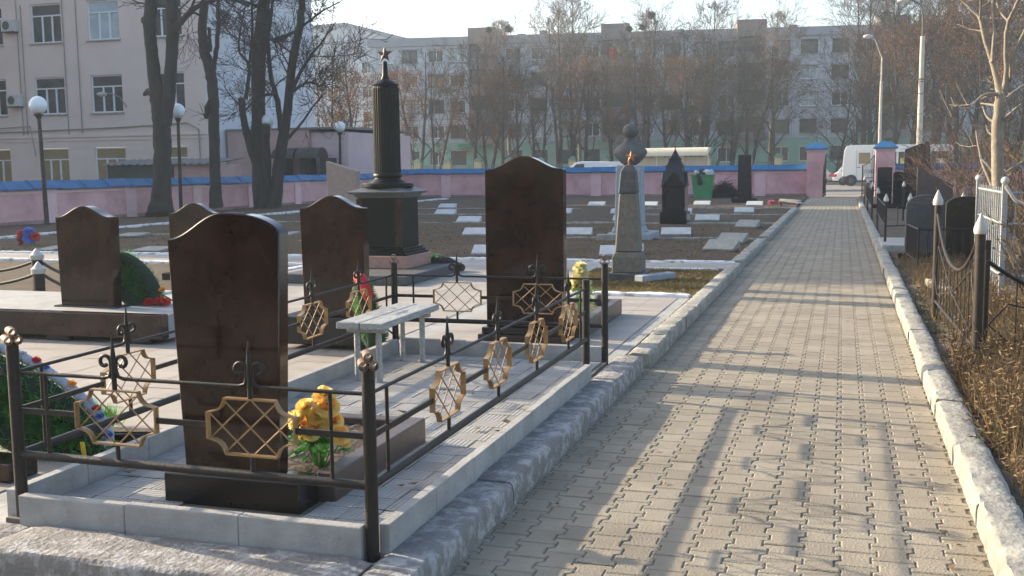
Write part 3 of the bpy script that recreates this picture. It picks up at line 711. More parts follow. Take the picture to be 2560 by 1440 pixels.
# chain bollards at the left
def bollard_chain():
    pts = [(G(65, 740, .105), .58), (G(108, 748, .105), .46)]
    labs = ['dark iron bollard with a white pointed cap, the farther of the two at left', 'dark iron bollard with a white pointed cap, the nearer of the two at left']
    for (p, h), lab in zip(((Vector((-10.0, 11.3, .105)), .56), (Vector((-9.5, 10.75, .105)), .44)), labs):
        th = thing('chain_bollard', lab, 'bollard', p, 0, 'chain bollards at the left')
        mb = MB(); mb.tube([(0, 0, 0), (0, 0, h-.13)], .07, 12); mb.build('shaft', M['iron'], th, smooth=40)
        mb = MB(); mb.lathe([(.085, h-.13), (.09, h-.07), (.075, h-.065), (.02, h), (.004, h+.02)], 12); mb.build('cap', M['silver'], th, smooth=40)
bollard_chain()
def chain(label, a, b, sag, r=.02, m='black'):
    a, b = Vector(a), Vector(b); mb = MB(); N = 20
    pts = [a.lerp(b, k/N)-Vector((0, 0, sag*(1-(2*k/N-1)**2))) for k in range(N+1)]
    mb.tube([p-a for p in pts], r, 8); return tag(mb.build('chain', M[m], None, a, smooth=60), label, 'chain', 'sagging bollard chains')
chain('black chain sagging right from the farther white-capped bollard', (-9.93, 11.3, .50), (-8.2, 11.0, .5), .2)
chain('black chain sagging right from the nearer white-capped bollard', (-9.43, 10.75, .40), (-7.7, 10.5, .4), .2)
chain('black chain running out of view left from the farther white-capped bollard', (-12, 11.5, .52), (-10.07, 11.3, .50), .16)
chain('black chain running out of view left from the nearer white-capped bollard', (-11.6, 11, .4), (-9.57, 10.75, .40), .16)
p = G(2, 790, .105)
wp = thing('white_post', 'tall white painted square post at the left picture edge', 'post', (-9.62, 10.1, .105))
mb = MB(); mb.box(-.07, .07, -.07, .07, .04, 1.0); mb.build('shaft', M['blue_grey'], wp, bevel=.01)
mb = MB(); mb.box(-.1, .1, -.1, .1, 0, .039); mb.build('base', M['concrete'], wp, bevel=.005)
p = G(70, 612, .08)
fb = bouquet('bouquet', 'red and blue artificial flower bunch standing on the lawn at far left', (p.x, p.y, .06), [(-.12, 0, .22, .15, 0), (-.1, 0, .1, .13, 0), (.05, 0, .3, .12, 1), (.1, -.05, .18, .13, 1), (.2, 0, .2, .1, 0)], 12, ['petal_red', 'petal_blue'], .15, 5, spread=.15)
p = G(60, 735, .08)
bouquet('bouquet', 'small pink flowers growing behind the sagging chains at left', (-9.35, 11.6, .1), [(-.1, 0, .2, .07, 0), (.0, 0, .26, .07, 0), (.1, 0, .12, .05, 1)], 30, ['petal_pink', 'petal_white'], .2, 6, spread=.3)
# ball bollard behind the fence corner
p = G(1497, 792, .105)
bb = thing('ball_bollard', 'small dark ball-topped stone bollard behind the open fence corner', 'bollard', (p.x, p.y, .105))
mb = MB(); mb.lathe([(.055, 0), (.055, .04), (.035, .06), (.035, .09), (.05, .11)], 14); mb.build('neck', M['obelisk_dark'], bb, smooth=40)
mb = MB(); mb.ball((0, 0, .17), .068, 16, 10); mb.build('ball', M['obelisk_dark'], bb, smooth=80)

# ================================================================== MONUMENTS
def star(mb, c, Ro, Ri, t, n=5, m=0):
    out = []
    for k in range(2*n):
        a = PI/2+PI*k/n; r = Ro if k % 2 == 0 else Ri; out.append((c[0]+r*math.cos(a), c[2]+r*math.sin(a)))
    i = len(mb.v); mb.v += [(x, c[1], z) for x, z in out]+[(c[0], c[1]-t, c[2]), (c[0], c[1]+t, c[2])]
    N = len(out)
    for k in range(N): k2 = (k+1) % N; mb.grid((i+k, i+k2, i+N), m); mb.grid((i+k2, i+k, i+N+1), m)
cm = thing('column_monument', 'dark fluted granite column with a red star on a square pedestal', 'monument', (-6.35, 14.33, z0))
mb = MB(); mb.box(-1.0, .86, -1.42, .75, 0, .13); mb.build('lower_plinth', M['obelisk_dark'], cm, bevel=.01)
mb = MB(); mb.box(-.47, .47, -.47, .47, .131, .31); mb.build('pink_plinth', M['pink_granite'], cm, bevel=.008)
mb = MB(); 
for k, (h, q) in enumerate(((.31, .44), (.345, .41), (.38, .38))): mb.box(-q, q, -q, q, h+.0005, h+.0345)
mb.build('stepped_base', M['granite_green'], cm, bevel=.005)
mb = MB(); mb.box(-.33, .33, -.33, .33, .416, 1.13); mb.build('pedestal', M['granite_green'], cm, bevel=.006)
mb = MB()
for sx in (-.3, .3):
    mb.box(sx-.05, sx+.05, -.345, -.331, .43, 1.12)
mb.build('pedestal_pilaster', M['granite'], cm)
mb = MB(); mb.frustum(0, 0, .68, .68, 1.131, .78, .78, 1.19); mb.frustum(0, 0, .84, .84, 1.1905, .90, .90, 1.22); mb.frustum(0, 0, .90, .90, 1.22, .60, .60, 1.275); mb.build('cornice', M['granite_cut'], cm, bevel=.004)
mb = MB(); mb.lathe([(.36, 1.276), (.375, 1.29), (.375, 1.33), (.36, 1.345)], 40); mb.build('disc', M['granite_green'], cm, smooth=30)
mb = MB(); mb.lathe([(.27, 1.346), (.25, 1.37), (.20, 1.40), (.19, 1.42), (.215, 1.44), (.215, 1.47), (.2, 1.485)], 40); mb.build('column_foot', M['granite_green'], cm, smooth=50)
mb = MB(); mb.lathe([(.195, 1.486), (.195, 2.70), (.17, 2.74)], 64, flute=.035); mb.build('fluted_shaft', M['granite_green'], cm, smooth=20)
mb = MB(); mb.lathe([(.18, 2.741), (.185, 2.76), (.14, 2.80), (.07, 2.83), (.045, 2.88), (.035, 3.06), (.03, 3.09)], 24); mb.build('spire', M['granite_green'], cm, smooth=40)
mb = MB(); star(mb, (0, 0, 3.19), .125, .052, .03); mb.build('star', M['redstar'], cm)
# bags and wreath next to the column
p = G(1098, 678, .105)
wb = thing('wrapped_wreath', 'dark wrapped wreath with yellow-green leaves lying right of the column monument', 'wreath', (p.x, p.y, .105+.0))
mb = MB(); mb.tube([(-.3, 0, .1), (-.1, 0, .14), (.15, 0, .11), (.38, .02, .06)], [.05, .13, .11, .04], 10); mb.build('wrapping', M['black'], wb, smooth=70)
mb = MB()
for _ in range(26): leaf_mb(mb, (rg.uniform(-.3, 0), rg.uniform(-.12, .0), .2), (rg.uniform(-1, 1), rg.uniform(-1, .2), rg.uniform(0, 1)), .12, .03)
mb.build('leaves', M['leaf_green'], wb)
mb = MB(); mb.box(-.36, -.2, -.05, .1, .0, .24); mb.build('white_label', M['petal_white'], wb, bevel=.03)

p = G(850, 520, .06)
ps = thing('pink_stele', 'pale pink stone stele with a sloping top standing left of the column monument', 'stele', (-11.1, 21.6, .05))
s_ = 21.6; a, b, c, d = D(828, 520, s_), D(889, 520, s_), D(893, 427, s_), D(822, 403, s_)
mb = MB(); mb.prism([(a.x+11.1, 0), (b.x+11.1, 0), (c.x+11.1+.03, c.z-.05), (d.x+11.1-.03, d.z-.05)], -.09, .09); mb.build('slab', M['pink_stone'], ps, bevel=.01)
mb = MB(); mb.box(-.6, .6, -.25, .25, -.02, .03); mb.build('foot', M['concrete2'], ps)

ob = thing('obelisk', 'weathered stone obelisk with an orange star on top beside the paved path', 'obelisk', (-2.80, 14.42, .08))
mb = MB(); mb.box(-.25, .25, -.25, .25, -.02, .12); mb.build('foot', M['obelisk_dark'], ob, bevel=.015)
mb = MB(); mb.box(-.20, .20, -.2, .2, .1205, .33); mb.frustum(0, 0, .4, .4, .33, .34, .34, .40); mb.build('base', M['obelisk'], ob, bevel=.012)
mb = MB(); mb.frustum(0, 0, .335, .335, .401, .235, .235, 1.2); mb.build('shaft', M['obelisk'], ob, bevel=.02)
mb = MB(); mb.frustum(0, 0, .25, .25, 1.201, .20, .20, 1.50); mb.frustum(0, 0, .20, .20, 1.50, .10, .10, 1.59); mb.build('upper_shaft', M['obelisk_dark'], ob, bevel=.012)
mb = MB(); mb.tube([(0, 0, 1.59), (0, 0, 1.65)], .015, 8); star(mb, (0.03, 0, 1.70), .085, .035, .025); mb.build('star', M['orange'], ob)
mb = MB(); mb.box(-.08, .08, -.34, .34, 0, .09, M4=Matrix.Translation((.42, -.12, .03)) @ Matrix.Rotation(-.55, 4, 'Z'))
tag(mb.build('concrete_block', M['blue_grey'], None, (-2.83, 14.42, .07), bevel=.012), 'short grey concrete block lying on the grass against the obelisk foot', 'block')

bu = thing('bust_monument', 'dark bust on a tall pale grey pedestal behind the obelisk', 'monument', (-4.46, 23.1, .05))
mb = MB(); mb.box(-.42, .55, -.45, .6, 0, .16); mb.build('plinth', M['blue_grey'], bu, bevel=.02)
mb = MB(); mb.box(-.62, -.1, -.62, -.46, -.01, .14); mb.build('front_step', M['tablet_grey'], bu, bevel=.015)
mb = MB(); mb.frustum(0, 0, .72, .6, .161, .62, .52, .3); mb.build('base', M['blue_grey'], bu, bevel=.02)
mb = MB(); mb.frustum(0, 0, .60, .5, .301, .54, .46, 1.62); mb.build('shaft', M['blue_grey'], bu, bevel=.02)
bm_ = MB(); N = 28
prof = [(.13, 1.621, .9), (.2, 1.67, .82), (.3, 1.77, .66), (.365, 1.86, .56), (.378, 1.905, .54), (.35, 1.965, .54), (.275, 2.03, .58), (.2, 2.085, .68), (.15, 2.135, .85), (.112, 2.18, 1.0), (.108, 2.225, 1.05), (.14, 2.26, 1.1), (.155, 2.31, 1.15), (.16, 2.36, 1.16), (.155, 2.42, 1.14), (.13, 2.47, 1.1), (.08, 2.505, 1.05), (.02, 2.515, 1)]
for (r, z, q) in prof:
    for k in range(N):
        t = 2*PI*k/N; ex = 1.0
        x = r*math.cos(t); y = r*q*math.sin(t)
        if 2.24 < z < 2.46 and math.sin(t) > .8: y += .02+(.03 if 2.30 < z < 2.36 else 0)   # face looks away, towards +y
        bm_.v.append((x, y+.02, z))
for a in range(len(prof)-1):
    for k in range(N): k2 = (k+1) % N; bm_.grid((a*N+k, a*N+k2, (a+1)*N+k2, (a+1)*N+k))
bm_.grid(list(range(N))[::-1]); bm_.grid([(len(prof)-1)*N+k for k in range(N)])
bo = bm_.build('bust', M['plaster'], bu, smooth=50)
mb = MB(); 
for sx in (-1, 1): mb.ball((sx*.165, .03, 2.35), .04, 8, 6, sx=.5)
mb.build('ear', M['plaster'], bu, smooth=60)

ch = thing('chapel_monument', 'black chapel-shaped iron monument with gabled tiers and an orange cross', 'monument', (-4.43, 29.5, .05))
mb = MB(); mb.box(-.37, .37, -.37, .37, 0, .34); mb.build('base', M['granite_dark'], ch, bevel=.02)
mb = MB(); mb.box(-.315, .315, -.315, .315, .341, 1.02); mb.build('body', M['granite_dark'], ch, bevel=.012)
for dy in (-.33, .317):
    mb = MB()
    pts = [(.2*math.cos(PI*k/12), .78+.2*math.sin(PI*k/12)) for k in range(13)]
    mb.prism([(-.2, .42), (.2, .42)]+pts, dy, dy+.013); mb.build('arch_panel', M['iron'], ch)
mb = MB(); mb.box(-.34, .34, -.34, .34, 1.021, 1.06); mb.frustum(0, 0, .64, .64, 1.0605, .44, .44, 1.56); mb.build('spire_roof', M['granite_dark'], ch, bevel=.006)
for rz in range(4):
    mb = MB(); mb.prism([(-.30, 1.062), (.30, 1.062), (0, 1.42)], -.335, -.20); g_ = mb.build('gable', M['iron'], ch); g_.rotation_euler = (0, 0, rz*PI/2)
mb = MB(); mb.frustum(0, 0, .48, .48, 1.561, .46, .46, 1.61); mb.frustum(0, 0, .40, .40, 1.6105, .28, .28, 1.77); mb.frustum(0, 0, .34, .34, 1.7705, .32, .32, 1.80); mb.frustum(0, 0, .24, .24, 1.8005, .06, .06, 2.0); mb.frustum(0, 0, .06, .06, 2.0, .03, .03, 2.04); mb.build('tiers', M['granite_dark'], ch)
mb = MB(); mb.box(-.012, .012, -.012, .012, 2.03, 2.19); mb.box(-.045, .045, -.0125, .0125, 2.11, 2.13); mb.build('cross', M['orange'], ch)

sq = D(1862, 498, 46.5)
ds = thing('dark_stele', 'narrow black square stele on a wide base near the gate', 'stele', (D(1862, 490, 46).x, 46, .02))
mb = MB(); mb.box(-.52, .52, -.4, .4, 0, .24); mb.build('base', M['granite_dark'], ds, bevel=.01)
mb = MB(); mb.frustum(0, 0, .58, .5, .241, .54, .46, 2.05); mb.build('shaft', M['granite_dark'], ds, bevel=.012)

# ---- flat tablets on the lawns
TP = [  # x-left, x-right, y-bottom px, y-top px, kind, label
 (1094, 1144, 518, 510, 0, 'pale grave tablet right of the column monument, farthest of that file'),
 (1085, 1143, 534, 526, 0, 'pale grave tablet right of the column monument, second from the back'),
 (1140, 1206, 553, 543, 0, 'pale grave tablet left of the tall stepped headstone, third from the back'),
 (1155, 1232, 585, 572, 0, 'pale grave tablet half hidden by the tall stepped headstone, left edge showing'),
 (1178, 1250, 633, 618, 0, 'pale grave tablet nearest the cross kerb, behind the tall stepped headstone left edge'),
 (1384, 1434, 531, 523, 0, 'pale grave tablet peeping out right of the tall stepped headstone, small and far'),
 (1392, 1486, 585, 573, 0, 'pale grave tablet right of the tall stepped headstone, the nearer one'),
 (1468, 1518, 513, 507, 0, 'pale grave tablet far left of the bust pedestal near the pink wall'),
 (1525, 1560, 532, 523, 0, 'pale grave tablet just left of the bust pedestal shaft'),
 (1531, 1575, 550, 540, 0, 'pale grave tablet touching the left side of the bust pedestal'),
 (1498, 1572, 635, 618, 0, 'pale grave tablet left of the obelisk shaft, nearest the cross kerb'),
 (1596, 1616, 630, 617, 0, 'pale grave tablet corner peeping out right of the obelisk shaft'),
 (1604, 1650, 513, 506, 0, 'pale grave tablet between bust pedestal and chapel monument'),
 (1700, 1736, 531, 521, 0, 'pale grave tablet peeping out right of the chapel monument'),
 (1733, 1782, 511, 504, 0, 'pale grave tablet in front of the green waste bin'),
 (1737, 1806, 549, 538, 0, 'pale grave tablet right of the chapel monument, wide and bright'),
 (1652, 1735, 585, 573, 0, 'pale grave tablet with a grey middle at the foot of the chapel monument'),
 (1865, 1914, 512, 505, 0, 'pale grave tablet in front of the narrow black stele'),
 (1835, 1892, 529, 521, 0, 'pale grave tablet between black stele and path, standing steeper'),
 (1835, 1898, 566, 558, 1, 'flat grey grave tablet near the path, tilted, third bed from the gate'),
 (1787, 1865, 603, 593, 1, 'flat grey grave tablet near the path, behind the widest grey slab'),
 (1754, 1842, 622, 604, 1, 'widest flat grey grave slab near the path, nearest the obelisk patch'),
 (283, 362, 589, 577, 1, 'flat grey grave slab right of the leftmost headstone'),
 (326, 420, 626, 612, 1, 'flat grey grave slab left of the nearest headstone'),
 (88, 150, 624, 608, 1, 'flat grey grave slab beside the red and blue flower bunch'),
 (700, 745, 586, 574, 1, 'flat grey grave slab between nearest headstone and bench headstone')]
for (xa, xb, yb, yt, kind, lab) in TP:
    if kind == 1 and xa < 800:
        A, Bq, C1, D1 = G(xa, yb, .1), G(xb-22, yb, .1), G(xb, yt, .1), G(xa+26, yt, .1)
    else:
        A, Bq = G(xa, yb, .1), G(xb-8, yb, .1); 
        D1 = C1 = None
    wd = (Bq-A).length; c = (A+Bq)/2
    ang = math.atan2(Bq.y-A.y, Bq.x-A.x) if xa < 1700 or kind == 0 else -.16
    ang = max(-.2, min(.2, ang))
    th = thing('grave_tablet', lab, 'grave tablet', (c.x, c.y, .055), ang, 'grave tablets on the lawns')
    hpx = (yb-yt)/FPX*c.y*1.02
    tilt = .42 if kind == 0 else (.3 if xa > 800 else .05); L = max(.34, min(.62, (hpx)/math.sin(tilt+.06))) if kind == 0 else (.7 if xa < 800 else .5)
    h = .045; zb = L*math.sin(tilt); yb_ = L*math.cos(tilt)
    mb = MB(); i0 = 0
    mb.v = [(-wd/2, 0, 0), (wd/2, 0, 0), (wd/2, yb_, 0), (-wd/2, yb_, 0), (-wd/2, -.012, h), (wd/2, -.012, h), (wd/2, yb_, h+zb), (-wd/2, yb_, h+zb)]
    for f in ((0, 3, 2, 1), (4, 5, 6, 7), (0, 1, 5, 4), (1, 2, 6, 5), (2, 3, 7, 6), (3, 0, 4, 7)): mb.grid(f)
    mb.build('slab', M['tablet' if kind == 0 else 'tablet_grey'], th, bevel=.006)
# planks near the path end
for (xa, ya, xb, yb, lab) in ((1952, 501, 2000, 507, 'pale board lying on the far lawn near the gate, the nearer one'), (1953, 498, 1998, 502, 'pale board lying on the far lawn near the gate, the farther one')):
    A, Bq = G(xa, ya, .1), G(xb, yb, .1); d = Bq-A; mb = MB(); mb.box(0, d.length, -.09, .09, 0, .05)
    tag(mb.build('board', M['shelter'], None, (A.x, A.y, .07), rot=(0, 0, math.atan2(d.y, d.x)), bevel=.004), lab, 'board')

p = G(1928, 512, .1)
bouquet('bouquet', 'small magenta artificial flower lying on the far lawn near the gate boards', (p.x, p.y, .08), [(0, 0, .1, .12, 0), (.3, .1, .06, .1, 0)], 6, ['petal_pink'], .08, 9, spread=.2)
# bin, brush heap
p = D(1757, 495, 52)
bn = thing('waste_bin', 'green plastic waste bin heaped with discarded flowers by the pink wall', 'bin', (p.x, 52, 0))
mb = MB(); mb.frustum(0, 0, .78, .72, 0, 1.02, .95, 1.15); mb.build('tub', M['bin'], bn, bevel=.03)
mb = MB(); mb.frustum(0, 0, 1.08, 1.0, 1.151, 1.1, 1.02, 1.2); mb.build('rim', M['bin'], bn, bevel=.01)
mb = MB()
for k in range(22): mb.ball((rg.uniform(-.42, .42), rg.uniform(-.35, .35), 1.2+rg.uniform(0, .16)), rg.uniform(.07, .15), 7, 5, m=rg.choice((0, 0, 0, 1, 2)))
mb.build('rubbish', [M['petal_white'], M['petal_pink'], M['black']], bn)
mb = MB(); mb.tube([(-.2, -.5, 1.25), (-.12, -.56, 1.05), (-.05, -.52, .72)], [.05, .1, .12], 8); mb.build('black_bag', M['black'], bn, smooth=60)
p = D(1810, 495, 53)
bh = thing('brush_heap', 'heap of dead branches and leaves against the pink wall beside the bin', 'brush heap', (p.x, 53.2, 0))
mb = MB()
for _ in range(1500):
    a = Vector((rg.gauss(0, .5), rg.gauss(0, .35), 0)); a.z = max(0, .95-abs(a.x)*.9-abs(a.y)*.9)*rg.uniform(.1, 1); d = Vector((rg.gauss(0, 1), rg.gauss(0, 1), rg.gauss(0, .4))).normalized()*rg.uniform(.2, .6)
    mb.tube([a, a+d], [.018, .008], 3, cap=False)
mb.build('twigs', M['twig'], bh)
mb = MB(); mb.lathe([(.8, 0), (.6, .15), (.3, .32), (.1, .38)], 14, sx=1, sy=.7); mb.build('core', M['soil'], bh, smooth=60)
# ================================================================== PINK BOUNDARY WALL, GATE
M['damp'] = mat('damp_wall_base', (.20, .13, .12), (.38, .24, .23), 1.5, .95, .5, 20, detail=10)
def pink_wall(label, L, h, loc, rz, pil):
    th = thing('boundary_wall', label, 'wall', loc, rz)
    mb = MB(); mb.box(0, L, 0, .3, -.02, h-.24); mb.build('wall_body', M['pink'], th)
    mb = MB(); mb.box(0, L, -.035, .335, h-.42, h-.33); mb.build('string_course', M['pink2'], th); mb = MB(); mb.box(0, L, -.03, .33, -.03, .16); mb.build('plinth', M['damp'], th)
    for x in pil:
        mb = MB(); mb.box(x-.28, x+.28, -.06, .36, -.02, h-.243); mb.build('pilaster', M['pink2'], th)
    x = 0; rg = random.Random(int(L)); mb = MB()
    while x < L-.05:
        ln = min(rg.uniform(1.1, 1.4), L-x); d = rg.uniform(-.012, .012)
        mb.v += [(x+.004, -.16, h-.25+d), (x+ln, -.16, h-.25+d), (x+ln, .15, h+d), (x+.004, .15, h+d), (x+ln, .46, h-.25+d), (x+.004, .46, h-.25+d), (x+.004, -.16, h-.29+d), (x+ln, -.16, h-.29+d), (x+ln, .46, h-.29+d), (x+.004, .46, h-.29+d)]
        i = len(mb.v)-10
        for f in ((0, 1, 2, 3), (3, 2, 4, 5), (6, 7, 1, 0), (5, 4, 8, 9), (6, 9, 8, 7), (0, 3, 5, 9, 6), (1, 7, 8, 4, 2)): mb.grid([i+k for k in f])
        mb.tube([(x+.01, -.165, h-.245+d), (x+.01, .15, h+.01+d), (x+.01, .46, h-.245+d)], .018, 5)
        x += ln
    mb.build('metal_coping', M['blue'], th)
    return th
pink_wall('pink rendered wall with blue metal coping running along the left side of the cemetery', 46, 1.42, (-24.5, 10, 0), PI/2, [2+4.1*k for k in range(11)])
pink_wall('pink rendered wall with blue metal coping across the far end, up to the gate', 22.7, 1.63, (-24.46, 56, 0), 0, [3.2+4.3*k for k in range(5)])
def pillar(label, x, group=None):
    th = thing('gate_pillar', label, 'gate pillar', (x, 55.95, 0))
    mb = MB(); mb.box(-.45, .45, -.4, .4, -.02, 2.28); mb.build('shaft', M['pink'], th)
    mb = MB(); mb.box(-.49, .49, -.44, .44, 2.281, 2.36); mb.build('string_course', M['pink2'], th)
    mb = MB(); mb.frustum(0, 0, 1.16, 1.06, 2.361, 1.16, 1.06, 2.42); mb.frustum(0, 0, 1.16, 1.06, 2.42, .5, .42, 2.72); mb.build('blue_cap', M['blue'], th)
pillar('pink gate pillar with blue cap at the end of the pink wall, left of the gate opening', -1.30)
pillar('pink gate pillar with blue cap partly behind dark gravestones, right of the gate opening', 1.98)
pink_wall('pink rendered wall with blue metal coping to the right of the gate, mostly hidden by graves', 22, 1.63, (2.5, 56, 0), 0, [4.2+4.3*k for k in range(4)])
def gate(label, x, y, rz, wd):
    th = thing('gate_leaf', label, 'gate', (x, y, .05), rz)
    mb = MB()
    for xx in (0, wd): mb.tube([(xx, 0, 0), (xx, 0, 2.0 if xx == 0 else 1.5)], .03, 6)
    for z in (.15, .9): mb.tube([(0, 0, z), (wd, 0, z)], .02, 6)
    mb.tube([(wd*k/10, 0, 2.0-.5*math.sin(PI/2*k/10)) for k in range(11)], .02, 6); mb.build('gate_frame', M['iron'], th)
    mb = MB()
    for k in range(1, 9): mb.tube([(wd*k/9, 0, .15), (wd*k/9, 0, 2.0-.5*math.sin(PI/2*k/9))], .011, 5)
    mb.build('bars', M['iron'], th)
    mb = MB()
    for k in range(5):
        c = (wd*(k+.5)/5, -.01, 1.2); mb.tube([(c[0]+.1*math.cos(t*PI/6), c[1], c[2]+.1*math.sin(t*PI/6)) for t in range(13)], .01, 5, cap=False)
    mb.build('ring_ornament', M['iron'], th)
gate('open black iron gate leaf hinged on the right gate pillar', 1.45, 55.4, -1.95, 1.5)
gate('open black iron gate leaf seen edge-on at the left gate pillar', -.83, 55.5, -1.62, 1.45)

# ================================================================== STREET
def wheel(mb_t, mb_r, x, y, z, r, wd):
    for (mbx, rr, w0) in ((mb_t, r, wd), (mb_r, r*.5, wd+.02)):
        i0 = len(mbx.v); N = 20
        for yy in (-w0/2, w0/2):
            for k in range(N): t = 2*PI*k/N; mbx.v.append((x+rr*math.cos(t), y+yy, z+rr*math.sin(t)))
        for k in range(N): k2 = (k+1) % N; mbx.grid((i0+k, i0+k2, i0+N+k2, i0+N+k))
        mbx.grid([i0+k for k in range(N)][::-1]); mbx.grid([i0+N+k for k in range(N)])
def add_wheels(th, xs, y0, y1, r):
    for x in xs:
        for y in (y0, y1):
            a, b = MB(), MB(); wheel(a, b, x, y, r, r, .22); w_ = a.build('wheel', M['black'], th, smooth=40); b.build('rim', M['obelisk_dark'], w_)
xb0 = D(2106, 420, 82).x
bus = thing('small_bus', 'white small bus with yellow posters in its windows parked beyond the gate', 'bus', (xb0, 82, 0))
BL = 7.6
out = [(.05, .42), (BL, .42), (BL+.03, 1.6), (BL-.1, 2.78), (BL-.35, 2.95), (.6, 2.98), (.25, 2.9), (.12, 2.6), (.02, 1.5), (0, .9)]
mb = MB(); mb.prism(out, 0, 2.35); mb.build('body', M['buswhite'], bus, bevel=.06, seg=2, smooth=40)
for (a, b) in ((2.75, 3.7), (3.85, 4.8), (4.95, 5.9), (6.05, 7.2)):
    mb = MB(); mb.box(a, b, -.012, .02, 1.42, 2.45); mb.build('window', M['carglass'], bus, bevel=.004)
mb = MB(); mb.box(.98, 2.05, -.006, .03, .5, 2.62); dr = mb.build('door', M['buswhite'], bus)
mb = MB(); mb.box(1.12, 1.92, -.014, .0, 1.62, 2.42); mb.build('door_window', M['glass_warm'], dr, bevel=.004)
mb = MB(); mb.box(1.0, 1.25, -.03, -.007, 1.35, 1.39); mb.build('handle', M['black'], dr)
mb = MB(); mb.box(.97, .985, -.012, -.001, .5, 2.62); mb.box(2.05, 2.065, -.012, -.001, .5, 2.62); mb.build('door_seam', M['black'], bus)
mb = MB(); mb.box(2.3, 5.2, -.01, .02, .95, 1.36); mb.build('blue_panel', M['bluep'], bus)
for (a, z, w_, h_) in ((3.02, 1.52, .5, .55), (3.98, 1.5, .75, .5), (6.2, 1.5, .9, .45)):
    mb = MB(); mb.box(a, a+w_, -.02, -.0125, z, z+h_); po = mb.build('poster', M['yellow'], bus)
    mb = MB(); N = 16; mb.face([(a+w_*.55+.17*math.cos(2*PI*k/N), -.0225, z+h_*.5+.17*math.sin(2*PI*k/N)) for k in range(N)]); mb.build('emblem', M['white'], po)
mb = MB(); mb.box(-.02, .5, -.03, .3, .42, .72); mb.build('bumper', M['obelisk_dark'], bus, bevel=.03)
mb = MB(); mb.box(.02, .1, .1, .35, .8, 1.05); mb.build('headlight', M['silver'], bus, bevel=.02)
add_wheels(bus, (.62, 5.6), .05, 2.25, .42)
def car(label, x, y, flip, m):
    th = thing('parked_car', label, 'car', (x, y, 0), PI if flip else 0)
    oy = 0
    lo = [(.02, .35), (4.15, .32), (4.2, .62), (4.05, .82), (3.1, .95), (.25, 1.0), (0, .75)]
    mb = MB(); mb.prism(lo, -.85, .85); mb.build('body', M[m], th, bevel=.07, seg=3, smooth=50)
    mb = MB(); mb.prism([(.3, .98), (3.15, .94), (2.35, 1.42), (1.2, 1.47), (.6, 1.36)], -.72, .72); mb.build('cabin', M[m], th, bevel=.06, seg=2, smooth=50)
    for sy in (-.735, .72):
        mb = MB(); mb.prism([(.62, 1.02), (2.85, 1.0), (2.25, 1.36), (1.2, 1.40), (.72, 1.3)], sy, sy+.014); mb.build('side_window', M['carglass'], th)
    for sy in (-.7, .5):
        mb = MB(); mb.box(-.03, .30, *((-.875, -.5) if sy < 0 else (.5, .875)), .66, .86); mb.build('tail_light', M['redl'], th, bevel=.02)
    add_wheels(th, (.75, 3.4), -.8, .8, .31)
car('white car with red tail light half hidden behind the small bus', D(2082, 430, 86).x, 86, False, 'carwhite')
car('pale silver car behind the left gate pillar', D(2083, 440, 88.3).x, 88.3, True, 'silver')
vx = D(1412, 410, 72).x
van = thing('parked_van', 'white van whose roof shows above the pink wall beside the bust', 'van', (vx, 72, 0))
mb = MB(); mb.prism([(0, .4), (4.5, .35), (4.55, 1.2), (4.4, 1.95), (1.5, 2.02), (.95, 1.93), (.2, 1.3), (-.05, .9)], -.9, .9); mb.build('body', M['carwhite'], van, bevel=.08, seg=3, smooth=50)
mb = MB(); mb.prism([(.55, 1.35), (1.6, 1.35), (1.6, 1.85), (1.05, 1.82)], -.915, -.895); mb.build('side_window', M['carglass'], van)
mb = MB(); mb.box(3.4, 3.6, -1.05, -.9, 1.5, 1.75); mb.build('mirror', M['carwhite'], van, bevel=.04)
add_wheels(van, (.9, 3.6), -.85, .85, .33)
sx0 = D(1578, 390, 70).x; sx1 = D(1771, 390, 70).x; W_ = sx1-sx0
sh = thing('bus_shelter', 'cream bus shelter with a curved roof edge above the pink wall', 'bus shelter', (sx0, 70, 0))
prof = [(.0, 2.38)]+[(-.02-.28*math.sin(k/8*PI/2)+.28*(1-math.cos(k/8*PI/2))*1.2, 2.36+.48*math.sin(k/8*PI/2)) for k in range(9)]
mb = MB(); i0 = 0; K = 9
pr = [(-.55+.75*(1-math.cos(k/8*PI/2)), 2.30+.52*math.sin(k/8*PI/2)) for k in range(9)]+[(1.6, 2.82), (1.6, 2.76), (-.5, 2.26)]
for x in (0, W_): mb.v += [(x, y, z) for y, z in pr]
n = len(pr); mb.grid(range(n)); mb.grid([n+k for k in range(n)][::-1])
for k in range(n): k2 = (k+1) % n; mb.grid((k2, k, n+k, n+k2))
mb.build('curved_roof', M['shelter'], sh, smooth=40)
for k in range(3):
    mb = MB(); mb.box(W_*k/3+.05, W_*(k+1)/3-.05, .0, .04, .3, 2.2); mb.build('panel', M['shelter_glass'], sh)
mb = MB()
for k in range(4): mb.box(W_*k/3-.04, W_*k/3+.04, -.03, .05, 0, 2.3)
mb.build('posts', M['shelter'], sh)
# street fence with yellow pillars
sf = thing('street_fence', 'green barred fence with yellow pillars in front of the far apartment block', 'fence', (0, 95, 0))
px_ = [-45+3.05*k for k in range(20)]
for x in px_:
    mb = MB(); mb.box(x-.33, x+.33, -.3, .3, 0, 2.25); p_ = mb.build('pillar', M['yelstone'], sf)
    mb = MB(); mb.frustum(x, 0, .9, .8, 2.251, .2, .2, 2.62); mb.build('pillar_cap', M['greenfence'], p_)
for a, b in zip(px_, px_[1:]):
    mb = MB()
    for z in (.4, 1.8): mb.box(a+.34, b-.34, -.02, .02, z, z+.05)
    k = a+.45
    while k < b-.4: mb.box(k-.012, k+.012, -.012, .012, .2, 2.05); k += .16
    mb.build('bar_panel', M['greenfence'], sf)
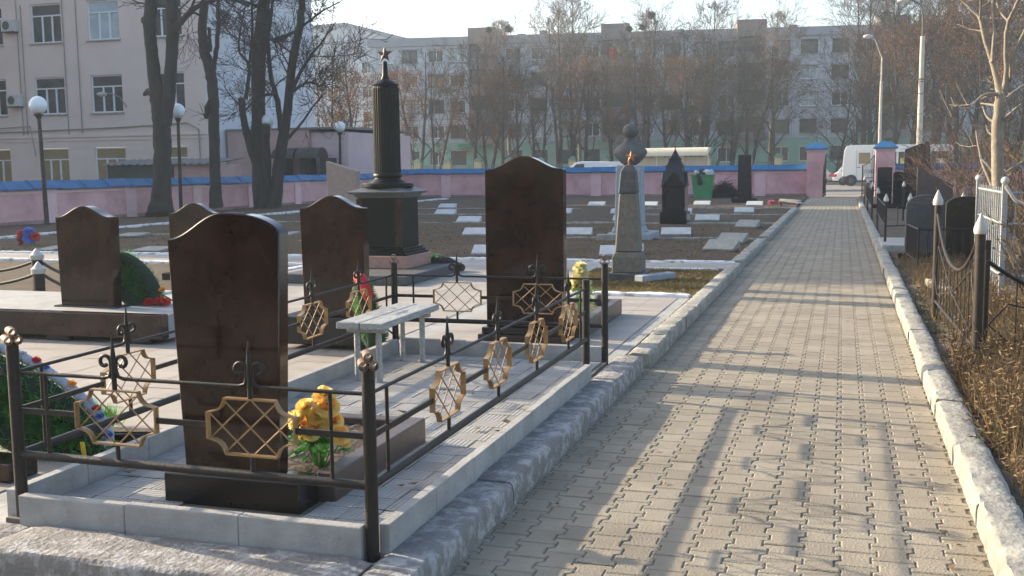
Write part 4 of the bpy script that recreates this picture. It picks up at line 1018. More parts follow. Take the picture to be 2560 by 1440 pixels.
# poles
def pole(label, px, py, Y, parts_fn):
    p = D(px, py, Y); th = thing('street_pole', label, 'pole', (p.x, Y, 0)); parts_fn(th, p.x, Y); return th
def poleB(th, x0, Y):
    mb = MB(); mb.tube([(0, 0, 0), (0, 0, 7.0)], [.13, .09], 10); mb.tube([(0, 0, 7.0), (0, 0, 8.6)], .05, 8); mb.build('shaft', M['pole'], th, smooth=40)
    a = D(2170, 91, Y); b = D(2217, 74, Y)
    for (q, nm) in ((a, 'left'),):
        q = Vector((q.x-x0, 0, q.z)); mb = MB(); mb.tube([(0, 0, 8.5), (q.x*.5, 0, q.z-.25), q], .03, 6); ar = mb.build('arm', M['pole'], th)
        mb = MB(); mb.ball(q, .24, 12, 8, sx=1.3, sy=.7, sz=.6); mb.build('lamp_head', M['silver'], ar, smooth=80)
pole('slender pale lamp pole with one lamp head reaching left beyond the gate pillars', 2198, 400, 75, poleB)
def poleA(th, x0, Y):
    mb = MB(); mb.tube([(0, 0, 0), (0, 0, 9.8)], [.21, .14], 12); mb.build('shaft', M['pole'], th, smooth=40)
    q = D(2258, 2, Y); q = Vector((q.x-x0, 0, q.z))
    mb = MB(); mb.tube([(0, 0, 9.8), (0, 0, 11), (-.15, 0, 11.8), (q.x*.6, 0, q.z+.05), q], .06, 8); ar = mb.build('arm', M['obelisk_dark'], th)
    mb = MB(); mb.ball(q, .28, 12, 8, sx=1.4, sy=.7, sz=.5); mb.build('lamp_head', M['silver'], ar, smooth=80)
    mb = MB(); c = D(2297, 220, Y).z; mb.tube([(.4*math.cos(k*PI/12), -.2, c+.4*math.sin(k*PI/12)) for k in range(25)], .025, 5, cap=False); mb.build('cable_coil', M['black'], th)
    mb = MB()
    for z in (7.0,): mb.tube([(0, 0, z), (0, 0, z+.1)], .18, 10)
    mb.build('bands', M['obelisk_dark'], th)
pole('thick pale street pole with a coil of cable and curved lamp arm behind the bus', 2297, 400, 75, poleA)
def wire(label, a, b, sag, r=.009):
    a, b = Vector(a), Vector(b); mb = MB(); N = 16
    mb.tube([(b-a)*(k/N)-Vector((0, 0, sag*(1-(2*k/N-1)**2))) for k in range(N+1)], r, 4); return tag(mb.build('overhead_wire', M['black'], None, a), label, 'wire', 'overhead wires along the street')
wire('uppermost overhead wire from the slender pole to the left along the street', (2.3, 75, 8.3), (-60, 80, 9.4), 1.2)
wire('middle overhead wire running left from the slender pole along the street', (2.3, 75, 6.9), (-60, 79, 7.6), .7)
wire('lowest overhead wire running left from the slender pole along the street', (2.3, 75, 6.2), (-60, 78, 6.3), .9)
wire('sagging cable between the slender pole and the thick pole', (2.35, 75, 6.2), (4.7, 75, 7.6), .35, .035)
wire('overhead wire going right from the thick pole', (4.85, 75, 7.6), (40, 70, 8.6), .8)
# globe lamps along the left wall
def globe_lamp(label, px, pyb, pxg, pyg, X, tilt=0, arm=False):
    b = DX(px, pyb, X); Y = b.y; gz = D(pxg, pyg, Y); th = thing('globe_lamp', label, 'street lamp', (X, Y, 0), 0, 'globe lamps along the left wall')
    h = gz.z; dx = gz.x-X
    mb = MB(); mb.tube([(0, 0, -.05), (dx*.9, 0, h-.42)], [.075, .055], 10); mb.lathe([(.055, 0), (.1, .1), (.14, .15)], 10, (dx, 0, h-.42)); mb.build('post', M['iron'], th, smooth=40)
    mb = MB(); mb.ball((dx, 0, h), .27, 20, 14); mb.build('globe', M['globe'], th, smooth=80)
globe_lamp('white globe lamp on a black post at far left, in front of the left building', 118, 560, 95, 263, -23.3)
globe_lamp('white globe lamp on a black post between the two thick left trunks', 452, 510, 444, 277, -23.3)
globe_lamp('white globe lamp on a short post behind the forked tree', 662, 500, 669, 302, -23.3)
globe_lamp('white globe lamp on a black post left of the column monument', 850, 440, 849, 317, -23.3)

# ================================================================== BUILDINGS
def glaze(parent, a, b, c, d, y, gm, fm, pattern='office', t=.07, name='window'):
    """one window: the pane is the part; frame and sill are its pieces"""
    mb = MB(); mb.box(a, b, y-.01, y+.03, c, d); p = mb.build(name, M[gm], parent)
    mb = MB(); f0, f1 = y-.06, y-.0105
    mb.box(a, a+t, f0, f1, c, d); mb.box(b-t, b, f0, f1, c, d); mb.box(a+t, b-t, f0, f1, c, c+t); mb.box(a+t, b-t, f0, f1, d-t, d)
    if pattern == 'office':
        z = c+(d-c)*.70; mb.box(a+t, b-t, f0-.004, f1, z-t*.5, z+t*.5)
        for q in (.36, .68): x = a+(b-a)*q; mb.box(x-t*.7, x+t*.7, f0-.002, f1, c+t, z-t*.5)
    else:
        x = a+(b-a)*.55; mb.box(x-t*.5, x+t*.5, f0, f1, c+t, d-t)
    mb.build('frame', M[fm], p)
    return p
lb = thing('office_building', 'beige three-storey office building with white windows at upper left', 'building', (-32.56, 50, 0))
cols = [-2.35, -6.3, -10.1, -14.1, -18.1, -22]; rows = [(.95, 3.03), (4.93, 6.99), (8.87, 11.02)]
rects = [(x-1.03, x+1.03, a, b) for x in cols for (a, b) in rows]
mb = MB(); facade(mb, -26, 0, -.1, 12.9, rects, .2); mb.face([(-26, 12, -.1), (-26, 0, -.1), (-26, 0, 12.9), (-26, 12, 12.9)]); mb.build('front_wall', M['beige'], lb)
for i, x in enumerate(cols):
    for j, (a, b) in enumerate(rows):
        gm = 'glass_warm' if j == 0 else ('glass_pale' if (j == 2 and i in (1,)) else 'glass')
        p = glaze(lb, x-1.02, x+1.02, a+.01, b-.01, .16, gm, 'white')
        mb = MB(); mb.box(x-1.1, x+1.1, -.12, .1, a-.07, a-.003); mb.build('sill', M['concrete'], p)
mb = MB(); rs = [(6.3, 7.6, 5.3, 7.4), (6.3, 7.6, 8.7, 11.0)]
facade(mb, 0, 12.2, -.1, 12.9, rs, .2)
o = mb.build('side_wall', M['wing'], lb); o.rotation_euler = (0, 0, PI/2)
for r in rs:
    p = glaze(o, r[0]+.01, r[1]-.01, r[2]+.01, r[3]-.01, .16, 'glass_pale', 'white', 'two')
mb = MB(); mb.box(-26, 0, .001, 12.2, 12.91, 13.1); mb.build('roof', M['roofgrey'], lb)
mb = MB(); mb.box(-26, 0, -.08, -.001, 3.62, 3.72); mb.box(-26, 0, -.05, -.001, 3.42, 3.47); mb.build('string_course', M['beige'], lb)
mb = MB()
for (x, za, zb) in ((-8.9, 3.8, 12.8), (-8.0, 3.8, 12.8), (-12.0, 3.8, 12.8), (-11.7, 3.8, 11)): mb.tube([(x, -.06, za), (x, -.06, zb)], .03, 5)
mb.tube([(-26, -.1, 3.95), (-12, -.1, 4.0), (-5.5, -.1, 4.1), (-1.2, -.1, 4.25), (-.5, -.1, 3.9), (-.45, -.1, 1)], .04, 5); mb.tube([(-14, -.1, 4.2), (-11.5, -.1, 4.3), (-11.2, -.12, 2.6)], .03, 5)
mb.build('conduit', M['tablet_grey'], lb)
for (x, z) in ((-12.35, 9.9), (-12.3, 5.75)):
    mb = MB(); mb.box(x-.45, x+.45, -.42, -.03, z-.33, z+.33); a_ = mb.build('ac_unit', M['acbox'], lb, bevel=.02)
    mb = MB(); N = 20
    mb.face([(x-.1+.24*math.cos(2*PI*k/N), -.425, z+.24*math.sin(2*PI*k/N)) for k in range(N)]); mb.build('fan_grille', M['obelisk_dark'], a_)
    mb = MB(); mb.box(x-.4, x+.4, -.45, -.02, z-.39, z-.34); mb.build('bracket', M['iron'], a_)
mb = MB(); mb.tube([(-5.05, -.01, 5.2), (-5.05, -.5, 5.7), (-5.3, -1.0, 5.9), (-5.5, -1.2, 5.85)], .03, 6); wl = mb.build('wall_lamp', M['tablet_grey'], lb)
mb = MB(); mb.ball((-5.6, -1.3, 5.83), .22, 10, 7, sx=1.4, sz=.6); mb.build('lamp_head', M['silver'], wl, smooth=80)
# annex with canopy
an = thing('annex', 'low pinkish-brown annex with a dark barrel canopy below the office side wall', 'building', (-32.4, 51.6, 0))
mb = MB(); mb.box(0, 5.0, 0, 9, -.05, 3.8); mb.build('wall', M['annex'], an)
mb = MB(); mb.box(5.001, 7.1, .25, 9, -.05, 3.65); mb.box(6.95, 7.25, .1, .249, -.05, 3.65); mb.build('pink_wall', M['annex2'], an)
mb = MB(); mb.box(-.05, 7.2, -.06, 9.1, 3.801, 3.92); mb.build('roof', M['roofgrey'], an)
def barrel(x, L):
    mb = MB(); N = 14; i0 = len(mb.v)
    for k in range(N+1):
        t = PI*k/N
        for xx in (x, x+L): mb.v.append((xx, -.75-.62*math.cos(t)*1.0, 2.28+.55*math.sin(t)))
    for k in range(N): mb.grid((k*2, k*2+1, k*2+3, k*2+2))
    mb.grid([k*2 for k in range(N+1)]); mb.grid([k*2+1 for k in range(N+1)][::-1])
    return mb.build('canopy', M['canopy'], an, smooth=40)
barrel(3.45, 1.3); barrel(4.82, 1.35)
mb = MB()
for x in (3.5, 4.9, 6.1): mb.box(x, x+.5, -.9, -.01, -.05, 2.27)
mb.build('canopy_support', M['dark'], an)
sd_ = thing('shed', 'dark green shed with a grey corrugated roof behind the left wall', 'shed', (-33.0, 42.2, 0))
mb = MB(); mb.box(0, 3.6, 0, 2, 0, 1.98); mb.build('green_wall', M['darkgreen'], sd_)
mb = MB(); mb.box(3.602, 5.9, 0.05, 2, 0, 1.98); mb.build('plain_wall', M['annex'], sd_)
mb = MB(); n = 60
for k in range(n+1):
    x = -.2+6.3*k/n; z = .035*math.sin(k*1.6)
    mb.v += [(x, -.35, 1.99+z), (x, 2.2, 2.25+z)]
for k in range(n): mb.grid((2*k, 2*k+2, 2*k+3, 2*k+1))
mb.build('corrugated_roof', M['roofgrey'], sd_)
# unseen wing added so its shadow lies across the middle of the cemetery
wg = thing('added_shade_wing', 'unseen office wing added left of the cemetery to shade the lawns', 'building', (-46.6, 25.2, 0))
mb = MB(); rs = [(2+3.9*k-1, 2+3.9*k+1, a, b) for k in range(6) for (a, b) in rows+[(12.8, 14.95)]]; facade(mb, 0, 24.2, -.1, 19.2, rs, .2)
o = mb.build('front_wall', M['beige'], wg); o.rotation_euler = (0, 0, PI/2)
for r in rs[:]:
    glaze(o, r[0]+.01, r[1]-.01, r[2]+.01, r[3]-.01, .16, 'glass', 'white')
mb = MB(); mb.box(-11, -.21, 0, 24.2, -.1, 19.2); mb.build('core', M['beige'], wg)
mb = MB(); mb.box(-11.2, .2, -.2, 24.3, 19.201, 19.45); mb.build('roof', M['roofgrey'], wg)
# far building with pale gable
fb_ = thing('apartment_building', 'pale end-on building with a sloping roof behind the column monument trees', 'building', (-66, 128, 0))
mb = MB(); mb.prism([(-4, 0), (14.5, 0), (14.5, 16.2), (13.5, 17.4), (4.0, 20.2), (-4, 20.0)], 0, 12); mb.build('wall', M['apt'], fb_)
mb = MB(); mb.prism([(4.0, 20.22), (13.7, 17.42), (14.9, 17.3), (14.9, 17.6), (4.0, 20.6), (-4.3, 20.4), (-4.3, 20.02)], -.2, 12.2); mb.build('roof', M['apt_top'], fb_)
mb = MB()
for (x, z) in ((1, 4.5), (1, 7.7), (1, 10.9), (6, 4.5), (6, 7.7), (6, 10.9), (6, 14)):
    glaze(fb_, x, x+1.6, z, z+1.5, -.02, 'glass', 'white', 'two')
# long five-storey apartment block
ap = thing('apartment_building', 'long pale five-storey apartment block with green ground floor and brown loggia towers', 'building', (1, 118, 0), R(9.5))
tow = [(-40.8, -37.7), (-26.4, -23.4), (-12.2, -9.2), (2.2, 5.2), (16.6, 19.6)]
wx = [-50.2, -47.5, -44.6, -42.2]+[t[1]+o_ for t in tow for o_ in (1.7, 4.5, 7.7, 10.2)]
rw = [(1.95, 3.55), (4.9, 6.4), (7.7, 9.15), (10.5, 11.9), (13.2, 14.6)]
wd = .88
lo = [(x-wd, x+wd, *rw[0]) for x in wx]; up = [(x-wd, x+wd, *r) for x in wx for r in rw[1:]]
mb = MB(); facade(mb, -52, 34, 4.45, 15.0, up, .25); mb.face([(-52, 12, 0), (-52, 0, 0), (-52, 0, 15), (-52, 12, 15)]); mb.face([(34, 0, 0), (34, 12, 0), (34, 12, 15), (34, 0, 15)]); mb.build('wall', M['apt'], ap)
mb = MB(); facade(mb, -52, 34, -.2, 4.35, lo, .25, y=-.06); mb.box(-52, 34, -.12, .0, 4.352, 4.449); mb.build('ground_floor_wall', M['apt_green'], ap)
mb = MB(); mb.box(-52.2, 34.2, -.25, 12.2, 15.001, 15.9); mb.build('roof_parapet', M['apt_top'], ap)
mb = MB()
for k in range(-16, 11): mb.box(k*3.2-.02, k*3.2+.02, -.012, -.001, 4.46, 14.99)
for z in (7.2, 10.0, 12.7): mb.box(-52, 34, -.010, -.001, z-.02, z+.02)
mb.build('panel_seams', M['apt_top'], ap)
rg = random.Random(77)
for k, (a, b, c, d) in enumerate(lo+up):
    gm = 'glass' if rg.random() < .8 else 'glass_pale' if rg.random() < .6 else 'glass_warm'
    p = glaze(ap, a+.01, b-.01, c+.01, d-.01, .2 if k >= len(lo) else .15, gm, 'white' if rg.random() < .6 else 'twig', 'two', .09)
    if k >= len(lo):
        mb = MB(); mb.box(a-.08, b+.08, -.14, -.001, c-.09, c-.005); mb.build('sill', M['apt_top'], p); mb = MB(); mb.box(a-.1, b+.1, -.1, -.001, d+.02, d+.12); mb.build('lintel', M['apt_top'], p)
for (a, b) in tow:
    rr = [(a+.12, b-.12, z, z+1.55) for z in (5.1, 7.95, 10.75, 13.45)]
    mb = MB(); mb2 = []
    facade(mb, a, b, 4.5, 16.7, rr, .8, y=-1.0); mb.face([(a, 0, 4.5), (a, -1, 4.5), (a, -1, 16.7), (a, 0, 16.7)]); mb.face([(b, -1, 4.5), (b, 0, 4.5), (b, 0, 16.7), (b, -1, 16.7)])
    mb.face([(a, -1, 16.7), (b, -1, 16.7), (b, 4, 16.7), (a, 4, 16.7)]); mb.face([(a, 4, 15.9), (a, 0, 15.9), (a, 0, 16.7), (a, 4, 16.7)]); mb.face([(b, 0, 15.9), (b, 4, 15.9), (b, 4, 16.7), (b, 0, 16.7)]); mb.face([(a, -1, 4.5), (a, 0, 4.5), (b, 0, 4.5), (b, -1, 4.5)])
    tw_ = mb.build('loggia_tower', M['apt_brown'], ap)
    mb = MB()
    for r in rr: mb.box(r[0], r[1], -.22, -.2, r[2], r[3])
    mb.build('loggia_back', M['glass'], tw_)
    for r in rr: mb = MB(); mb.box(r[0], r[1], -1.02, -.97, r[2]-.9, r[2]); mb.build('loggia_panel', M['apt_brown'], tw_)
# red and yellow banner on the second loggia tower
q = Vector((-24.9, -1.1, 13.15)); mb = MB(); mb.box(-.9, .25, -.02, .02, -.45, .55, 0); mb.box(.25, .95, -.02, .02, -.1, .55, 1)
th = thing('balcony_cloths', 'red and yellow cloths hanging on a loggia of the far apartment block', 'cloth', ap.matrix_basis @ q if False else (1+q.x*math.cos(R(9.5))-q.y*math.sin(R(9.5)), 118+q.x*math.sin(R(9.5))+q.y*math.cos(R(9.5)), 13.6), R(9.5))
mb.build('cloth', [M['petal_red'], M['yellow']], th)
for (x, h_) in ((-33, .8), (-18, .5), (-6, .6), (-35.5, .5)):
    mb = MB(); mb.box(x-.4, x+.4, 3, 4, 15.901, 15.9+h_); mb.build('chimney', M['apt_brown'], ap)
mb = MB(); mb.box(-42.2+.2, -39.6, -1.5, -.13, 3.95, 4.3); mb.build('shop_canopy', M['leaf_green'] if False else mat('green_canopy', (.05, .3, .17), None, rough=.7), ap)
# ================================================================== RIGHT-HAND GRAVES
def cone_cap(parent, c, s=1.0, m='silver'):
    mb = MB(); mb.lathe([(.046*s, 0), (.05*s, .02*s), (.048*s, .05*s), (.004, .155*s)], 14, c); return mb.build('cone_cap', M[m], parent, smooth=40)
gf = thing('grave_fence', 'brown iron grave fence with white cone caps and sagging top rails beside the path', 'fence', (.97, 8.5, .07))
O_ = Vector((.97, 8.5, .07))
def gpost(x, y, h, r=.032, cap=True):
    mb = MB(); mb.tube([Vector((x, y, .0))-O_, Vector((x, y, h))-O_], r, 14); p = mb.build('post', M['iron_brown'], gf, smooth=40)
    if cap: cone_cap(p, Vector((x, y, h))-O_)
gpost(.985, 8.53, 1.12, .036); gpost(.93, 11.6, 1.22, .033); gpost(1.06, 8.75, 1.06, .026, False); gpost(2.7, 8.6, 1.1)
def sag_panel(a, b, h0, sag, nb, zb, m='iron_brown'):
    a, b = Vector(a), Vector(b); N = 20
    def top(t): return h0-sag*(1-abs(2*t-1)**2.2)
    mb = MB(); mb.tube([Vector((*(a.lerp(b, k/N)).xy, top(k/N)))-O_ for k in range(N+1)], .015, 8); mb.tube([Vector((*a.xy, zb))-O_, Vector((*b.xy, zb))-O_], .014, 8)
    pn = mb.build('panel_frame', M[m], gf, smooth=50)
    mb = MB()
    for k in range(1, nb): t = k/nb; q = a.lerp(b, t); mb.tube([Vector((q.x, q.y, zb))-O_, Vector((q.x, q.y, top(t)))-O_], .0062, 6)
    mb.build('bars', M[m], pn)
    mb = MB(); zc = (zb+h0-sag)/2+.02
    P = lambda t, z, o=.012: Vector((a.lerp(b, t).x-o, a.lerp(b, t).y, z))-O_
    for t0, z0_, t1, z1_ in ((.1, h0-.32, .5, zc), (.5, zc, .9, h0-.32), (.1, zb+.1, .5, zc), (.5, zc, .9, zb+.1), (.1, h0-.32, .02, zc), (.02, zc, .1, zb+.1), (.9, h0-.32, .98, zc), (.98, zc, .9, zb+.1)): mb.tube([P(t0, z0_), P(t1, z1_)], .006, 6)
    mb.build('diamond', M[m], pn)
sag_panel((.93, 11.6, 0), (.985, 8.55, 0), 1.14, .42, 12, .24)
sag_panel((1.04, 8.53, 0), (2.7, 8.6, 0), .92, .30, 8, .22, 'iron')
# white picket fence
wf = thing('picket_fence', 'white painted metal picket fence behind the brown sagging fence at right', 'fence', (1.8, 13.5, .07))
for (x, y) in ((0, 0), (0, 2.5), (1.9, 0)):
    mb = MB(); mb.box(x-.03, x+.03, y-.03, y+.03, 0, 1.32); p_ = mb.build('post', M['whitewood'], wf, bevel=.004)
    mb = MB(); mb.ball((x, y, 1.36), .048, 12, 8); mb.build('ball', M['silver'], p_, smooth=80)
for (x0, y0, x1, y1) in ((0, .05, 0, 2.45), (.05, 0, 1.85, 0)):
    mb = MB(); n = 13; L = math.hypot(x1-x0, y1-y0)
    for z in (.25, .86, 1.22): mb.tube([(x0, y0, z), (x1, y1, z)], .014, 6)
    for k in range(n):
        t = (k+.5)/n; x, y = x0+(x1-x0)*t, y0+(y1-y0)*t; mb.tube([(x, y, .1), (x, y, 1.28)], .009, 6)
    mb.build('picket_panel', M['whitewood'], wf)
mb = MB(); mb.tube([(.0, -.06, 1.3), (.1, -.06, 1.14), (.22, -.06, 1.08), (.34, -.06, 1.12), (.42, -.06, 1.22)], .02, 8); mb.build('scroll', M['silver'], wf, smooth=60)

stone('headstone', 'rough-edged grey headstone with rounded top beside the low dark fence at right', (1.33, 18.85, .06), .64, .62, .86, 1.06, .12, M['granite_grey'], [(-.42, .4, -.16, .25, 0, .1)], 'arch')
stone('headstone', 'black arched headstone just left of the white picket fence', (1.86, 17.9, .06), .62, .62, .92, 1.06, .1, M['granite_dark'], [(-.4, .4, -.1, .2, 0, .1)], 'arch')
stone('headstone', 'brown headstone with a top sloping down rightward, before the tallest black stone', (2.22, 28.8, .06), .85, .85, 1.02, 1.47, .12, M['granite_brown'], [(-.5, .5, -.1, .25, 0, .12)], 'slopeL')
stone('headstone', 'tallest black headstone with a top rising to the right, near the bus', (2.42, 39, .06), .95, .80, 2.05, 2.35, .16, M['granite_dark'], [(-.6, .6, -.15, .3, 0, .15)], 'slopeR')
stone('headstone', 'square black headstone in front of the right pink gate pillar', (1.42, 40, .06), .50, .50, 1.44, 1.45, .12, M['granite_dark'], [(-.4, .4, -.15, .3, 0, .15)], 'cos')
stone('headstone', 'narrow black headstone between the square one and the tallest one', (1.92, 41, .06), .36, .36, 1.2, 1.28, .12, M['granite_dark'], [(-.3, .3, -.15, .3, 0, .15)], 'arch')
def rail_fence(label, pts, h, rails, caps=True, m='iron', r=.024, bars=0):
    o = Vector((*pts[0], .06)); th = thing('grave_fence', label, 'fence', o)
    for (x, y) in pts:
        mb = MB(); mb.tube([Vector((x, y, .06))-o, Vector((x, y, .06+h))-o], r, 10); p_ = mb.build('post', M[m], th, smooth=40)
        if caps: cone_cap(p_, Vector((x, y, .06+h))-o, .95)
    for a, b in zip(pts, pts[1:]):
        a, b = Vector((*a, 0)), Vector((*b, 0))
        for z in rails:
            mb = MB(); mb.tube([a+Vector((0, 0, .06+z))-o, b+Vector((0, 0, .06+z))-o], .014, 6); mb.build('rail', M[m], th)
        if bars:
            mb = MB(); n = int((b-a).length/bars)
            for k in range(1, n): q = a.lerp(b, k/n); mb.tube([q+Vector((0, 0, .06+rails[-1]))-o, q+Vector((0, 0, .06+rails[0]))-o], .007, 5)
            mb.build('bars', M[m], th)
    return th
rail_fence('low black iron fence with white cone caps along the path before the grey headstone', [(.80, 26.5), (.78, 21.0), (1.22, 21.3), (2.2, 21.9)], .88, (.78, .42), bars=.25)
rail_fence('farther black iron fence beside the path near the gate', [(.82, 44), (.80, 37), (.79, 31), (1.6, 31)], .95, (.85, .4), bars=.3)
rail_fence('tiny dark fence with thin bars in front of the rough grey headstone', [(1.02, 18.3), (1.1, 16.9), (1.36, 16.9), (2.1, 17.2)], .62, (.6, .12), False, bars=.12, r=.016)
mb = MB(); mb.box(-.42, .45, -.5, 1.6, 0, .14); tag(mb.build('grave_slab', M['concrete'], None, (1.12, 20.6, .05), bevel=.01), 'pale low concrete grave slab inside the low black fence at right', 'grave slab')
mb = MB(); mb.box(-.06, .06, -.6, .5, 0, .1); tag(mb.build('kerb_stone', M['kerb2'], None, (1.2, 14.0, .05), bevel=.012, rot=(.05, .1, .25)), 'loose pale kerb stone lying among the dead weeds', 'kerb stone')
mb = MB(); mb.ball((0, 0, .05), .07, 10, 7, sz=.7); tag(mb.build('orange_flower', M['petal_orange'], None, (1.72, 9.6, .28), smooth=80), 'faded orange flower among dead weeds at the right picture edge', 'flower')
# dead weeds on the right verge
rg = random.Random(55); mb = MB()
def weed(x, y, h, n=9):
    for _ in range(n):
        a = rg.uniform(0, 2*PI); l = rg.uniform(.1, .5); hh = h*rg.uniform(.5, 1.1); b = Vector((x+rg.gauss(0, .05), y+rg.gauss(0, .05), .05)); e = b+Vector((math.cos(a)*l*h, math.sin(a)*l*h, hh)); mid = b.lerp(e, .55)+Vector((0, 0, .1*hh))
        mb.tube([b, mid, e], [.004, .003, .0015], 3, cap=False)
        for k in range(6):
            p = mid.lerp(e, rg.random()) if k % 2 else b.lerp(mid, rg.uniform(.3, 1)); d = Vector((rg.gauss(0, 1), rg.gauss(0, 1), rg.gauss(-.2, .7))).normalized(); s = d.orthogonal().normalized()*rg.uniform(.0025, .007); L = rg.uniform(.025, .07)
            mb.face([p, p+d*L*.5+s, p+d*L, p+d*L*.5-s])
for _ in range(150): weed(rg.uniform(.84, 1.45)+.1*rg.random(), rg.uniform(6.2, 9.2), rg.uniform(.15, .42))
for _ in range(130): weed(rg.uniform(1.2, 2.8), rg.uniform(6.5, 12.5), rg.uniform(.15, .5))
for _ in range(90): weed(rg.uniform(.95, 1.9), rg.uniform(12, 18), rg.uniform(.1, .35))
for _ in range(60): weed(rg.uniform(.9, 1.3), rg.uniform(4.3, 6.2), rg.uniform(.05, .16))
struct(mb.build('dead_weeds', M['weed']), 'stuff')
rg = random.Random(56); mb = MB()
for _ in range(90): weed(rg.uniform(.82, 2.2), rg.uniform(5.0, 13), rg.uniform(.06, .22), 5)
struct(mb.build('green_weeds', mat('dull_green_weed', (.045, .055, .02), (.10, .11, .045), 3, .9, trans=.2)), 'stuff')

# ================================================================== TREES
def sub(rg, p, d, L, r, lev, out, up=.15, wob=.22, spread=.7, nk=(5, 4), rmin=.006, leafpts=None):
    n = 4 if lev < 2 else 2
    pts = [p.copy()]; dd = d.copy(); q = p.copy()
    for k in range(n):
        dd = (dd+Vector((rg.gauss(0, wob), rg.gauss(0, wob), rg.gauss(0, wob)+up))*.5).normalized(); q = q+dd*(L/n); pts.append(q.copy())
    out.append((pts, [max(rmin, r*(1-.75*k/n)) for k in range(n+1)], lev))
    if leafpts is not None and lev >= 1: leafpts += pts[1:]
    if lev < len(nk):
        for i in range(nk[lev]):
            t = rg.uniform(.25, 1.0); k = min(n-1, int(t*n)); b = pts[k].lerp(pts[k+1], t*n-k); ax = (pts[k+1]-pts[k]).normalized()
            side = ax.orthogonal().normalized(); side.rotate(Matrix.Rotation(rg.uniform(0, 2*PI), 3, ax))
            nd = (ax*math.cos(spread)+side*math.sin(spread)*rg.uniform(.7, 1.2)).normalized()
            sub(rg, b, nd, L*rg.uniform(.35, .6), r*(1-.6*t)*.55, lev+1, out, up, wob, spread, nk, rmin, leafpts)
def grow(seed, H, r0, fork=0, limb_ang=.6, limb_len=.38, nl=15, z0=.18, leafn=2600, leafz=(.2, .8), nk=(6, 5, 2), rmin=.009, leafm='leaf_brown', leafs=(.07, .15), trunkm='bark_far', twigm='twig', name='lime_tree', label='', cat='tree'):
    rg = random.Random(seed); segs = []; leafpts = []
    stems = [(Vector((0, 0, -.1)), Vector((rg.uniform(-.04, .04), rg.uniform(-.04, .04), 1)).normalized(), H)]
    if fork: stems = [(Vector((s*.12, 0, -.1)), Vector((s*fork, rg.uniform(-.1, .1), 1)).normalized(), H*rg.uniform(.85, 1)) for s in (-1, 1)]
    trunk = MB(); tw = MB()
    for (p, d, h) in stems:
        pts = [p]; q = p.copy(); dd = d.copy(); n = 11
        for k in range(n):
            dd = (dd+Vector((rg.gauss(0, .05), rg.gauss(0, .05), .09))).normalized(); q = q+dd*h/n; pts.append(q.copy())
        rad = [r0*(1.35 if k == 0 else 1)*(1-.93*(k/n)**.9)+.012 for k in range(n+1)]
        trunk.tube(pts, rad, 8)
        m_ = nl if not fork else int(nl*.65)
        for i in range(m_):
            t = z0+(1-z0-.03)*(i+rg.random())/m_; k = min(n-1, int(t*n)); b = pts[k].lerp(pts[k+1], t*n-k); a = i*2.4+rg.uniform(-.6, .6); an_ = limb_ang*rg.uniform(.7, 1.25)
            dv = Vector((math.cos(a)*math.sin(an_), math.sin(a)*math.sin(an_), math.cos(an_))); env = math.sin(PI*min(1, max(.05, (t-z0)/(1-z0))*.8+.22))
            sub(rg, b, dv, h*limb_len*env*rg.uniform(.75, 1.15), rad[k]*.45, 0, segs, .12, .2, .65, nk, rmin, leafpts)
    for pts, rad, lev in segs: (trunk if lev == 0 else tw).tube(pts, rad, 5 if lev == 0 else 3, cap=False)
    # drooping leaf clumps that stayed on the twigs
    cl = [p for p in leafpts if leafz[0]*H < p.z < leafz[1]*H]
    if cl and leafn:
        keys = {}
        for _ in range(leafn):
            p = rg.choice(cl); kx = (int(p.x*.7+50), int(p.y*.7+50), int(p.z*.7))
            if kx not in keys: keys[kx] = rg.random()
            if keys[kx] < .35 and rg.random() < .85: continue
            q = p+Vector((rg.gauss(0, .18), rg.gauss(0, .18), rg.gauss(-.05, .18))); s = rg.uniform(*leafs); d = Vector((rg.gauss(0, 1), rg.gauss(0, 1), rg.gauss(0, 1))).normalized(); e = d.orthogonal().normalized()
            tw.face([q-d*s*.6, q+e*s*.35, q+d*s*.6, q-e*s*.35], 1)
    th = thing(name, label, cat)
    trunk.build('trunk', M[trunkm], th, smooth=70); tw.build('crown', [M[twigm], M[leafm]], th)
    return th
protos = {
 'a': grow(1, 12.4, .21, 0, leafn=6400), 'b': grow(2, 12.8, .2, .1, leafn=6600, nl=15), 'c': grow(3, 11.6, .22, 0, .75, .42, nl=13, leafn=2800, leafm='leaf_dull'),
 'd': grow(4, 12.0, .16, .22, .55, .40, nl=13, leafn=1300, leafm='leaf_dull'), 'e': grow(5, 10.5, .22, 0, 1.0, .46, nl=18, z0=.1, leafn=600, leafm='leaf_dull'),
 'p': grow(6, 17.0, .20, 0, .5, .26, nl=20, z0=.4, leafn=0, nk=(7, 6, 3), twigm='birchtwig', trunkm='birchtwig', name='birch_tree', rmin=.010),
 'q': grow(7, 17.5, .22, .09, .55, .28, nl=22, z0=.35, leafn=700, leafz=(.3, .7), nk=(7, 6, 3), twigm='birchtwig', name='birch_tree', rmin=.010)}
index_kids()
